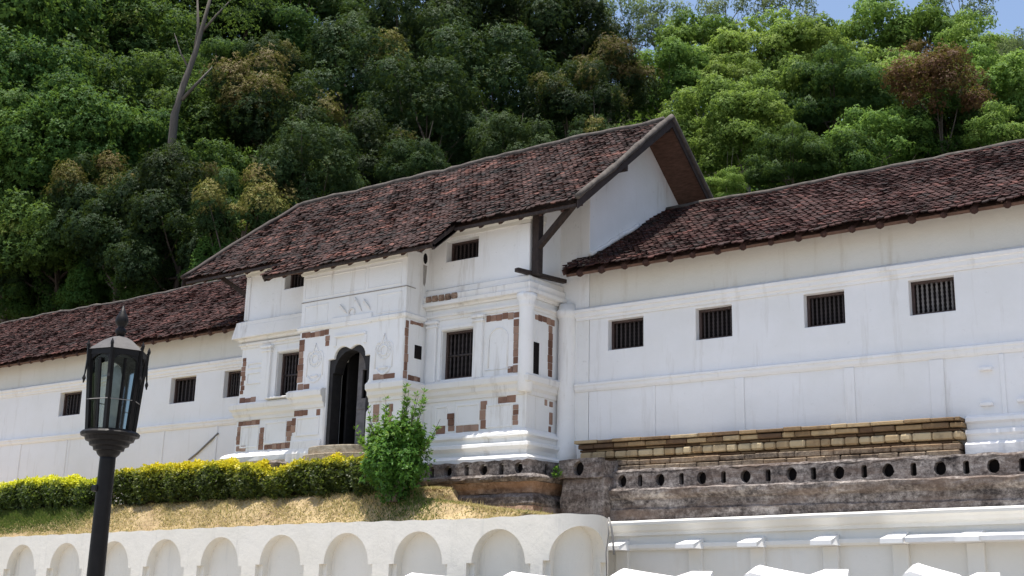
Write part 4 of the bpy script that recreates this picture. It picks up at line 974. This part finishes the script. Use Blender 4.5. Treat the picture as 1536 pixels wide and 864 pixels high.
# ------------------------------------------------------------------ foliage
def rosettes(P, A, K, L, Wd, droop=.35, spread=(35, 85), tone=None, tj=.12):
    """P,A (n,3): K leaves round each twig tip; returns quads"""
    n = len(P); A = A/np.linalg.norm(A, axis=1, keepdims=True)
    ref = np.tile(np.array([.3,.2,.93]), (n,1)); B = np.cross(A, ref); B /= np.linalg.norm(B, axis=1, keepdims=True)+1e-9; C = np.cross(A, B)
    P = np.repeat(P, K, 0); A = np.repeat(A, K, 0); B = np.repeat(B, K, 0); C = np.repeat(C, K, 0); N = n*K
    th = rng.uniform(0, 2*np.pi, N); ph = np.radians(rng.uniform(*spread, N)); l = (L*rng.uniform(.65,1.2,N))[:,None]; w = (Wd*rng.uniform(.75,1.2,N))[:,None]
    rad = B*np.cos(th)[:,None]+C*np.sin(th)[:,None]
    d = A*np.cos(ph)[:,None]+rad*np.sin(ph)[:,None]; d[:,2] -= droop*rng.uniform(.2,1.3,N); d /= np.linalg.norm(d, axis=1, keepdims=True)
    sd = np.cross(d, A+rng.normal(0,.35,(N,3))); sd /= np.linalg.norm(sd, axis=1, keepdims=True)+1e-9
    v0 = P; m_ = P+d*l*.5; tip = P+d*l; tip[:,2] -= (droop*.35*l)[:,0]
    flip = np.einsum('ij,ij->i', np.cross(m_+sd*w*.5-v0, tip-v0), A) < 0; sd[flip] *= -1   # upper leaf faces look outwards
    V = np.stack([v0, m_+sd*w*.5, tip, m_-sd*w*.5], 1).reshape(-1,3)
    F = np.arange(4*N).reshape(-1,4)
    t = np.full(N, .4) if tone is None else np.repeat(tone, K)
    return V, F, np.clip(t+rng.normal(0, tj, N), 0, 1)
def sphere_dirs(n, zmin=-1.0):
    v = rng.normal(0, 1, (n*4, 3)); v /= np.linalg.norm(v, axis=1, keepdims=True); v = v[v[:,2] > zmin]; return v[:n]
def crown(nl, lobe_r, shape, nros, K, L, Wd, droop, flush=0.0, zmin=-.8, inner=.35, squash=1.0, spread=(35,85), base_tone=.35):
    """unit crown: lobes on an ellipsoid (shape), each lobe clad in leaf rosettes. Also returns lobe centres"""
    D = sphere_dirs(nl, zmin); rr = rng.uniform(inner, 1.0, nl)**.6*(1-lobe_r*.55)
    Cn = D*rr[:,None]*np.array(shape)
    Vs=[]; Fs=[]; Ts=[]; Ns=[]; o = 0
    for i, c in enumerate(Cn):
        r = lobe_r*rng.uniform(.65,1.25)
        k = int(nros*(r/lobe_r)**2); d = sphere_dirs(k, -.55); k = len(d)
        jit = rng.uniform(.72,1.08,k)[:,None]
        bump = 1+.18*np.sin(d[:,0:1]*7+i)+.15*np.sin(d[:,1:2]*9+2*i)
        P = c+d*r*jit*bump*np.array([1,1,squash])
        bt = base_tone+rng.normal(0,.10)+.10*(P[:,2]-c[2])/r*0
        tone = np.full(k, bt)
        out = np.linalg.norm(c/np.array(shape)); 
        if rng.random() < flush and c[2] > -.1: tone = np.where(d[:,2] > -.2+rng.uniform(-.3,.3), rng.uniform(.76,.95), bt)
        V,F,T = rosettes(P, d*np.array([1,1,.8])+np.array([0,0,.35]), K, L, Wd, droop, spread, tone, .07)
        v = V.reshape(-1,4,3); g = np.cross(v[:,1]-v[:,0], v[:,2]-v[:,0]); g /= np.linalg.norm(g, axis=1, keepdims=True)+1e-12
        nn = np.repeat(d, K, 0)*.75+g*.55; nn /= np.linalg.norm(nn, axis=1, keepdims=True)
        Ns.append(np.repeat(nn, 4, 0))
        Vs.append(V); Fs.append(F+o); Ts.append(T); o += len(V)
    return np.concatenate(Vs), np.concatenate(Fs), np.concatenate(Ts), Cn, np.concatenate(Ns)
def trunk_mesh(Cn, hgt, r0, lean=0, nb=12, pale=False):
    m = MB(); top = Vector((0,0,-.15)); base = Vector((lean,0,-hgt))
    pts = [base+(top-base)*t+Vector((.03*math.sin(t*5+nb),.03*math.cos(t*4),0)) for t in (0,.06,.25,.5,.75,1)]
    m.tube(pts, [r0*1.5,r0*1.1,r0*.95,r0*.85,r0*.72,r0*.6], 8)
    for c in Cn[:nb]:
        c = Vector(c); st = pts[3]+(pts[5]-pts[3])*random.random(); md = st+(c-st)*.5+Vector((0,0,-.06))
        m.tube([st, md, c], [r0*.45, r0*.28, r0*.09], 5)
    return m
KINDS = {}
def kind(name, leafmat, barkmat, hgt, r0, **kw):
    V,F,T,Cn,Nv = crown(**kw)
    KINDS[name] = (np_obj('crown', V, F, M[leafmat], tone=T, mesh_only=True, normals=Nv), trunk_mesh(Cn, hgt, r0), M[barkmat])
    tm_ = KINDS[name][1]; me = bpy.data.meshes.new('trunk'); me.from_pydata([tuple(v) for v in tm_.v], [], tm_.f); me.materials.append(M[barkmat])
    KINDS[name] = (KINDS[name][0], me)
kind('mango1','leaf_mango','bark',2.2,.055, nl=40,lobe_r=.27,shape=(1,1,.95),nros=330,K=8,L=.046,Wd=.013,droop=.5,flush=.10)
kind('mango2','leaf_mango','bark',2.2,.055, nl=36,lobe_r=.28,shape=(1,1,1.05),nros=330,K=8,L=.046,Wd=.013,droop=.5,flush=.30)
kind('mango3','leaf_mango','bark',2.2,.050, nl=34,lobe_r=.29,shape=(1,1,.9),nros=310,K=8,L=.048,Wd=.014,droop=.55,flush=.75,base_tone=.45)
kind('broad1','leaf_broad','bark',2.0,.045, nl=42,lobe_r=.26,shape=(1,1,.85),nros=280,K=6,L=.048,Wd=.024,droop=.25,flush=.12)
kind('broad2','leaf_broad','bark',2.0,.045, nl=38,lobe_r=.28,shape=(1,1,1.0),nros=280,K=6,L=.050,Wd=.025,droop=.3,flush=.0,base_tone=.5)
kind('bright1','leaf_bright','bark_pale',2.0,.035, nl=52,lobe_r=.23,shape=(1,1,.9),nros=230,K=6,L=.045,Wd=.022,droop=.15,squash=.75,base_tone=.5)
kind('bright2','leaf_bright','bark_pale',2.0,.035, nl=44,lobe_r=.25,shape=(1,1,1.1),nros=230,K=6,L=.046,Wd=.022,droop=.2,squash=.8,base_tone=.65)
kind('feather1','leaf_feather','bark',2.0,.04, nl=52,lobe_r=.24,shape=(1,1,.9),nros=300,K=7,L=.045,Wd=.012,droop=.2,squash=.6,base_tone=.4)
kind('rust1','leaf_rust','bark',2.0,.04, nl=32,lobe_r=.26,shape=(1,1,1.0),nros=220,K=6,L=.045,Wd=.020,droop=.3)
kind('airy1','leaf_airy','bark_pale',2.4,.030, nl=34,lobe_r=.18,shape=(.9,.9,1.2),nros=70,K=5,L=.045,Wd=.020,droop=.2,zmin=-.6,inner=.2,base_tone=.45)
KH = dict(mango1=9.5, mango2=9.5, mango3=9, broad1=6.5, broad2=6.5, bright1=6, bright2=6, feather1=6.5, rust1=6, airy1=8)

def tree(px_, py_, rpx, kd, label, group='trees on the hill', H=None, sx=1.0, rmin=38.0):
    H = H or KH[kd]; d = ray(px_, py_); best = None
    hh = math.hypot(d.x, d.y)
    for r in np.arange(rmin, 170, .5):
        p = EYE+d*(r/hh); dz = p.z-hill(p.x, p.y)
        if p.y < 33: continue
        if best is None or abs(dz-H) < best[0]-1e-9:
            best = (abs(dz-H), p, dz)
        if dz <= H: break
    p, dz = best[1], best[2]
    rad = ((1.10 if py_ < 100 else 1.24) if group in (G3, 'rusty trees') else 1.22)*rpx/FOC*(p-EYE).length
    o = bpy.data.objects.new({'mango1':'mango_tree','mango2':'mango_tree','mango3':'mango_tree'}.get(kd, 'hill_tree'), None); COL.objects.link(o)
    base = Vector((p.x, p.y, hill(p.x, p.y)-.3)); o.location = base; o['label'] = label; o['category'] = 'tree'; o['group'] = group
    for nm, me in zip(('crown', 'trunk'), KINDS[kd]):
        c = bpy.data.objects.new(nm, me); COL.objects.link(c); c.parent = o; c.location = (0, 0, p.z-base.z)
        ang = random.uniform(0, 2*math.pi); 
        if nm == 'crown': ang0 = ang
        c.rotation_euler = (0, 0, ang0); 
        c.scale = (rad*sx, rad*sx, rad if nm == 'crown' else max(rad, (dz+.3)/2.0))
    return o
G1, G2, G3 = 'trees behind the left wing roof', 'dark mango trees behind the gatehouse', 'light green trees on the right hillside'
TREES = [
 # far row, upper left
 (25,60,105,'broad1','dark tree filling the top left corner of the hill',G1), (120,45,90,'broad2','fresh green tree at the upper left, second from the left edge',G1),
 (205,70,85,'broad1','dark green tree left of the tall pale trunk, high on the hill',G1), (150,150,80,'broad1','dark tree halfway up the left hill, above the rounded green crowns',G1),
 (50,160,95,'broad1','shadowy dark tree at the left edge, halfway up the hill',G1), (345,40,85,'feather1','soft green tree right of the tall pale trunk at the top',G1),
 (430,50,85,'feather1','soft green feathery tree left of the reddish mango top',G1), (345,135,70,'feather1','soft green tree between the pale trunk and the yellowish mango',G1),
 (245,150,60,'broad2','leafy green tree just left of the foot of the tall pale trunk',G1), (530,28,55,'feather1','small hazy green tree at the skyline above the reddish mango',G1), (270,30,70,'broad2','light green tree behind the tall pale trunk at the skyline',G1),
 (140,440,40,'broad2','low leafy shrub tree touching the left roof, right of the lamp finial',G1), (225,430,42,'broad1','low dark shrub tree on the left roof ridge, between lamp and gatehouse',G1), (30,340,60,'broad2','mid green tree at the left edge, second above the left roof',G1), (300,330,45,'broad2','small green tree filling the gap left of the gatehouse eave',G1),
 # middle row, left
 (30,255,80,'broad2','rounded mid green tree at the left edge, above the left wing roof',G1), (115,225,80,'broad2','rounded green crown second from the left in the middle row',G1),
 (205,225,75,'broad1','broad green crown below the tall pale trunk, left of centre',G1), (280,205,60,'broad2','bright green crown at the foot of the tall pale trunk',G1), (300,265,60,'broad1','dark crown between the yellowish mango and the rounded green crowns',G1),
 # near row behind the left roof
 (20,400,85,'mango1','dark leafy tree behind the left end of the left wing roof',G1), (95,365,85,'broad1','green leafy tree above the lamp, behind the left roof',G1), (140,300,60,'mango3','mango with a yellowish top left of the middle of the left roof',G1),
 (185,360,80,'mango1','dark mango right of the lamp finial, behind the left roof',G1), (250,300,70,'mango2','mango with a few brown young leaves, above the left roof',G1), (270,385,75,'mango1','dark mango just left of the gatehouse eave',G1),
 (365,325,65,'mango3','yellow flushed mango just above the left gatehouse roof corner',G1), (330,400,45,'broad2','low green shrub tree between the left roof and the gatehouse eave',G1), (60,450,45,'broad1','low green tree touching the left roof ridge near the lamp',G1),
 # mangos behind the gatehouse
 (420,175,85,'mango3','big mango with brown and yellow young leaves, left of the dark ones',G2), (515,120,85,'mango2','tall mango with a reddish flushed top behind the gatehouse roof',G2), (470,270,70,'mango1','dark low mango left of the gatehouse ridge end',G2),
 (545,240,65,'mango2','rounded mango just above the middle of the gatehouse roof',G2), (600,90,85,'mango1','dark tall mango right of the reddish one',G2), (690,60,95,'mango1','dark tall mango under the highest part of the skyline, centre',G2),
 (640,190,85,'mango1','very dark mango behind the middle of the gatehouse ridge',G2), (740,160,100,'mango1','biggest dark mango, rounded, above the right half of the ridge',G2), (800,55,85,'mango1','dark mango with the top reaching the sky, right of centre',G2),
 (865,62,70,'mango2','dark mango with a few pale tips at the right end of the mango group',G2), (860,170,65,'mango2','lighter mango close behind the ridge near the gable',G2), (915,125,55,'mango3','brownish mango at the right edge of the mango group',G2), (400,110,50,'mango2','small mango at the upper left of the mango group',G2),
 (770,240,60,'mango1','low dark mango filling the gap just above the ridge',G2), (620,265,50,'mango1','low dark mango above the left part of the ridge',G2),(900,225,45,'mango2','small mango behind the ridge, nearest the gable top',G2),
 # right hill
 (945,45,60,'airy1','thin airy tree against the sky right of the mangos',G3), (990,40,50,'airy1','slender airy tree beside the skyline gap, right of the first airy one',G3), (1000,130,60,'bright1','light green tree just above the gable apex',G3), (1055,85,68,'bright1','bright green tree high on the hill above the gable',G3),
 (1065,190,65,'bright1','light green tree right of the gable apex',G3), (1130,100,70,'bright2','yellow green tree in the middle of the hill, below the sky notch',G3), (1120,210,65,'bright1','mid green tree right of the gable, lower hill',G3), (1180,35,60,'airy1','thin pale tree at the skyline right of the sky notch',G3),
 (1215,105,65,'bright1','light green tree at the middle of the right hill',G3), (1180,165,65,'bright1','light green leafy tree left of the darkest one',G3), (1255,165,80,'feather1','darkest feathery tree in the middle of the right hill',G3), (1190,255,60,'feather1','green tree close above the right roof, middle',G3),
 (1300,75,75,'bright2','yellow green tree near the skyline, upper right',G3), (1330,150,70,'bright2','pale green tree left of the rusty one',G3), (1320,225,60,'bright1','green tree above the right roof, below the pale green one',G3), (1408,132,58,'rust1','rusty brown tree on the right hillside','rusty trees',9.5), (1370,95,35,'rust1','small dry brown tree beside the big rusty one','rusty trees'),
 (1385,68,62,'bright1','light green tree at the skyline above the rusty one',G3), (1465,88,58,'bright2','tree at the skyline near the right corner',G3), (1420,200,55,'broad2','darker green tree right below the rusty one',G3), (1490,150,70,'bright1','light green tree at the right edge above the roof',G3),
 (1500,215,45,'bright2','low light green tree above the right end of the roof',G3), (1260,245,50,'broad1','low dark green tree above the right roof, right of middle',G3), (1085,285,28,'bright2','low bright green shrub between the gable and the right roof',G3), (1090,130,45,'bright2','small yellow green tree left of the hill middle',G3), (1440,15,50,'airy1','thin pale tree on the skyline, third from the right corner',G3), (1525,95,45,'airy1','thin pale tree at the right edge on the skyline',G3),(1090,15,55,'airy1','thin pale tree at the top, left of the sky notch',G3),
]
for q in TREES: tree(*q)
# tall bare trunk on the left hill
b0 = ray(262, 172); r_ = 57.0; P0 = EYE+b0*(r_/math.hypot(b0.x, b0.y)); sc = (P0-EYE).length/FOC
tb = bpy.data.objects.new('bare_tree', None); COL.objects.link(tb); gz_ = hill(P0.x, P0.y); tb.location = (P0.x, P0.y, gz_-.3)
tag(tb, 'tall pale bare trunk forking towards the sky on the left hill', 'tree'); ORG[tb.name] = Vector(tb.location)
ax_, az_ = Vector((CAMROT[0][0], CAMROT[1][0], 0)).normalized(), Vector((0,0,1))
def bp(x, y): return P0+ax_*((x-262)*sc)+az_*((172-y)*sc*1.04)
m = MB(); m.tube([Vector((P0.x, P0.y, gz_-.3)), bp(262,172), bp(270,130), bp(283,80), bp(292,30), bp(302,-30)], [.22,.19,.16,.13,.10,.06], 8)
m.tube([bp(270,150), bp(290,125), bp(310,100)], [.10,.07,.03], 6); m.tube([bp(283,75), bp(284,40), bp(278,-10)], [.11,.08,.04], 6)
m.tube([bp(288,50), bp(310,20), bp(330,-5)], [.08,.05,.025], 6); m.tube([bp(277,105), bp(262,80), bp(250,50)], [.06,.04,.02], 6)
obj('trunk', m, M['bark_grey'], tb, smooth=True)
V,F,T,_,_n = crown(nl=22,lobe_r=.22,shape=(1,1,.7),nros=50,K=5,L=.05,Wd=.022,droop=.25,base_tone=.4)
cw = np_obj('crown', V*3.2, F, M['leaf_broad'], tb, tone=T); q = bp(300,-20)-tb.location; cw.location = q

# undergrowth covering the hill floor between the trees
n = 26000; th = np.radians(rng.uniform(-2, 78, n)); r = 36+rng.uniform(0, 1, n)**1.2*95
Px = -r*np.sin(th); Py = r*np.cos(th); ok = Py > 32; Px, Py = Px[ok], Py[ok]
Pz = np.array([ground_z(x, y) for x, y in zip(Px, Py)])
cl = rng.uniform(0, 1, len(Px)); Pz = Pz+rng.uniform(0, 1.6, len(Px))*(.5+.5*np.sin(Px*.7)*np.sin(Py*.6))
V,F,T = rosettes(np.stack([Px,Py,Pz],1), np.tile([0,0,1.],(len(Px),1))+rng.normal(0,.4,(len(Px),3)), 6, .75, .30, .3, (30,90), np.where(cl > .5, .45, .25), .15)
o = np_obj('undergrowth', V, F, M['leaf_broad'], tone=T); o['kind'] = 'stuff'; o['label'] = 'leafy undergrowth on the hill floor'

# ------------------------------------------------------------------ hedges, bush, weed, grass
def hedge(x0, x1, y0, y1, ztop, zbot, n, label):
    t = thing('hedge', label, 'hedge', ((x0+x1)/2, (y0+y1)/2, zbot(0)), 'clipped hedges')
    X = rng.uniform(x0, x1, n); U = rng.uniform(0, 1, n); face = rng.random(n)
    Yv = np.empty(n); Z = np.empty(n); N = np.zeros((n,3)); tone = np.empty(n)
    top = np.array([ztop(x)-.06 for x in X]); bot = np.array([zbot(x) for x in X])
    bump = .07*np.sin(X*5.1)+.05*np.sin(X*11+U*6)
    isT = face < .42
    Yv[isT] = y0+(y1-y0)*U[isT]; Z[isT] = top[isT]+bump[isT]*.8-.14*np.abs(2*U[isT]-1)**3; N[isT] = [0,0,1]
    Yv[~isT] = y0-bump[~isT]*1.2-.10*np.sin(U[~isT]*np.pi); Z[~isT] = bot[~isT]+(top-bot)[~isT]*U[~isT]; N[~isT] = [0,-1,.45]
    ends = rng.random(n) < .06; side = rng.random(n) < .5
    X = np.where(ends & ~isT, np.where(side, x0, x1), X); Yv = np.where(ends & ~isT, y0+(y1-y0)*rng.random(n), Yv)
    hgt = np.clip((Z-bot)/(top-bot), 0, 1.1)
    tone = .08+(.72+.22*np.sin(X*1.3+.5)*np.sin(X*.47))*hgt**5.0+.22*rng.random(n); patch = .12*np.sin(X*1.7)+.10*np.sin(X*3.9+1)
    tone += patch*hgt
    thin = (~isT) & (U < .22) & (rng.random(n) < .6)
    P = np.stack([X,Yv,Z],1)+rng.normal(0,.035,(n,3)); P, N, tone = P[~thin], N[~thin], np.clip(tone[~thin], 0, 1)
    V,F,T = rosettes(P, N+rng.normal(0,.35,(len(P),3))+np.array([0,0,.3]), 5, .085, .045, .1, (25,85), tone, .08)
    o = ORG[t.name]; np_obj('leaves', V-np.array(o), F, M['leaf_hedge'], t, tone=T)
    m = MB(); pts = np.linspace(x0+.08, x1-.08, 40)
    for a, b_ in zip(pts, pts[1:]): m.box(a, b_+.001, y0+.16, y1-.1, zbot(a)-.05, min(ztop(a), ztop(b_))-.13)  # solid dark filler added inside the leaves to block light
    for k in range(int((x1-x0)*9)):
        x = random.uniform(x0+.05, x1-.05); m.tube([(x, y0+random.uniform(.02,.14), zbot(x)-.05), (x+random.uniform(-.1,.1), y0+random.uniform(-.02,.1), zbot(x)+random.uniform(.3,.6))], [.012,.006], 4)
    obj('twigs_and_core', m, M['twig'], t)
HY0, HY1 = 19.15, 19.85
def hz(px_, py_): return at(px_, py_, HY0)
hx = lambda px_: at(px_, 730, HY0).x
tops = [(hx(170),hz(170,708).z),(hx(230),hz(230,698).z),(hx(320),hz(320,693).z),(hx(380),hz(380,696).z),(hx(400),hz(400,706).z),(hx(425),hz(425,700).z),(hx(450),hz(450,690).z),(hx(540),hz(540,684).z),(hx(580),hz(580,690).z)]
bots = [(hx(0),hz(0,766).z),(hx(145),hz(145,762).z),(hx(170),hz(170,757).z),(hx(300),hz(300,751).z),(hx(430),hz(430,747).z),(hx(580),hz(580,745).z)]
ft = lambda x: float(np.interp(x, [a for a, _ in tops], [b for _, b in tops])); fb = lambda x: float(np.interp(x, [a for a, _ in bots], [b for _, b in bots])) if x else 3.6
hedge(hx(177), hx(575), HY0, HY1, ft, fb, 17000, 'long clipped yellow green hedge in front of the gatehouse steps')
t2 = [(hx(-60),hz(-60,728).z),(hx(0),hz(0,728).z),(hx(35),hz(35,718).z),(hx(90),hz(90,717).z),(hx(145),hz(145,722).z)]
ft2 = lambda x: float(np.interp(x, [a for a, _ in t2], [b for _, b in t2]))
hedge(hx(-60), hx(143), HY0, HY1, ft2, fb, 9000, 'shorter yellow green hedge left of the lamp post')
p = at(157, 750, 19.3); m = MB(); m.cbox(p.x-.14, p.x+.14, 19.2, 19.5, 3.3, at(157,735,19.3).z, .03, .3); o = obj('stone_marker', m, M['stone']); tag(o, 'small grey stone post in the gap between the two hedges', 'stone post')

bb0 = at(588, 748, 18.75); bush = thing('bush', 'bright green leafy bush with upright shoots beside the doorway steps', 'bush', (bb0.x, 18.75, bb0.z-.06))
BL = [(-.42,0,.75,.50),(.02,-.1,.85,.58),(.45,0,.75,.52),(-.2,.05,1.25,.42),(.28,0,1.35,.45),(.62,.05,1.15,.34),(-.62,0,1.25,.28),(.08,.05,.35,.42),(.75,0,1.35,.26)]
Vs, Fs, Ts, off = [], [], [], 0
def addl(V, F, T):
    global off
    Vs.append(V); Fs.append(F+off); Ts.append(T); off += len(V)
for cx, cy, cz, rr in BL:
    cx *= .72; rr *= .86; k = int(3300*rr*rr); D = sphere_dirs(k, -.9); k = len(D)
    P = np.array([cx,cy,cz])+D*rr*rng.uniform(.5,1.12,k)[:,None]*(1+.16*np.sin(D[:,0:1]*7+cx*9))
    P[:,2] = np.maximum(P[:,2], .02)
    tone = np.clip(.30+.34*(P[:,2]-.3)+rng.normal(0,.14,k), 0, .95)  # brighter leaves higher up: sunny top and shadowed foot put into the tone
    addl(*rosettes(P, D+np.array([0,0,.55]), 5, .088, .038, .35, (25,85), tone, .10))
stems = MB()
for dx, hh_, ly in [(-1.12,1.55,-.1),(-.88,1.9,.2),(.82,2.1,-.15),(.25,2.25,.1),(-.95,1.75,.1),(-.78,2.0,-.1),(-.52,2.2,.15),(-.35,1.95,0),(-.62,1.5,-.2),(.15,2.05,.1),(.38,2.35,-.1),(.55,2.2,.05),(.72,2.25,.1),(.95,2.0,-.1),(1.12,1.65,.2),(.05,1.85,.2),(1.05,1.25,0),(-1.05,1.35,0),(-.15,1.7,-.2)]:
    dx *= .84
    pts = [Vector((dx*.12, ly*.2, .0)), Vector((dx*.5, ly, .9)), Vector((dx*.85, ly, hh_*.75)), Vector((dx*1.08, ly*1.1, hh_))]
    stems.tube(pts, [.022,.017,.010,.004], 5)
    k = 30; ts = rng.uniform(.3, 1, k); Q = []
    for t_ in ts:
        s3 = t_*3; i = min(2, int(s3)); Q.append(list(pts[i]+(pts[i+1]-pts[i])*(s3-i)))
    addl(*rosettes(np.array(Q), np.tile([dx*.3,0,1.],(k,1)), 4, .12, .035, .15, (30,75), np.full(k,.72), .12))
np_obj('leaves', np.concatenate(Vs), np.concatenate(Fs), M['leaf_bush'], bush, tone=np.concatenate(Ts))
so = obj('stems', stems, M['bark'], bush, local=True, smooth=True)

wp = at(836, 712, 20.75); wd = thing('weed', 'small green weed rooted in the stone joint left of the pier', 'weed', (wp.x, 20.75, wp.z-.08))
k = 14; Q = np.stack([rng.normal(0,.06,k), rng.normal(-.04,.03,k), rng.uniform(0,.22,k)],1)
V,F,T = rosettes(Q, np.tile([0,-.3,1.],(k,1)), 4, .12, .05, .3, (30,80), np.full(k,.7), .15); np_obj('leaves', V, F, M['leaf_bush'], wd, tone=T)
m = MB(); m.tube([(0,.05,-.05),(0,-.02,.1),(.02,-.04,.25)], [.012,.009,.004], 5); obj('stem', m, M['bark'], wd, local=True)

# dry grass over the bank, greener at the left end; dark green beside the bush paints its shadow
n = 80000; X = rng.uniform(-33.5, -13.3, n); Y = rng.uniform(18.36, 20.0, n)
Z = np.array([ground_z(x, y) for x, y in zip(X, Y)])
left = np.clip((-X-27.6)/2.0, 0, 1)*np.clip((Y-18.5)/.5, 0, 1); near = np.exp(-((X-bb0.x-.5)**2/.7+(Y-18.75)**2/.15))
clump = .5+.5*np.sin(X*2.3+1.3*np.sin(Y*3))*np.sin(Y*4.1+X)
tone = np.clip(.62+.30*(clump-.5)+rng.normal(0,.12,n), .42, 1); g_ = rng.random(n) < np.clip(left*.85+near*.9+.02, 0, 1); tone = np.where(g_, rng.uniform(0,.3,n), tone)
keep = (rng.random(n) < np.clip(1.5*clump+.25, .15, 1)); hgt = .03+.05*clump*rng.random(n)+.05*g_*rng.random(n)+.10*(rng.random(n) > .996); yaw = rng.uniform(0, 2*np.pi, n); lean = rng.normal(0, .05, (n,2))
w = .009+.006*rng.random(n); dx, dy = np.cos(yaw)*w, np.sin(yaw)*w
V = np.stack([np.stack([X-dx,Y-dy,Z-.01],1), np.stack([X+dx,Y+dy,Z-.01],1), np.stack([X+lean[:,0],Y+lean[:,1],Z+hgt],1)],1).reshape(-1,3)
V = V.reshape(-1,3,3)[keep].reshape(-1,3); tone = tone[keep]; n = len(tone)
k = 16000; Xg = -27.4-rng.random(k)**.8*6; Yg = 18.55+.62*rng.random(k)**.7; Zg = np.array([ground_z(x, y) for x, y in zip(Xg, Yg)]); hg = (.05+.10*rng.random(k))*np.clip((Yg-18.5)*2.2,.3,1); yg = rng.uniform(0, 6.283, k); lg = rng.normal(0,.05,(k,2)); cg, sg_ = np.cos(yg)*.013, np.sin(yg)*.013
Vg = np.stack([np.stack([Xg-cg,Yg-sg_,Zg-.01],1), np.stack([Xg+cg,Yg+sg_,Zg-.01],1), np.stack([Xg+lg[:,0],Yg+lg[:,1],Zg+hg],1)],1).reshape(-1,3)
V = np.concatenate([V, Vg]); tone = np.concatenate([tone, rng.uniform(0,.3,k)]); n += k
o = np_obj('grass', V, np.arange(3*n).reshape(-1,3), M['grass'], tone=tone); o['kind'] = 'stuff'; o['label'] = 'short dry straw coloured grass on the bank'
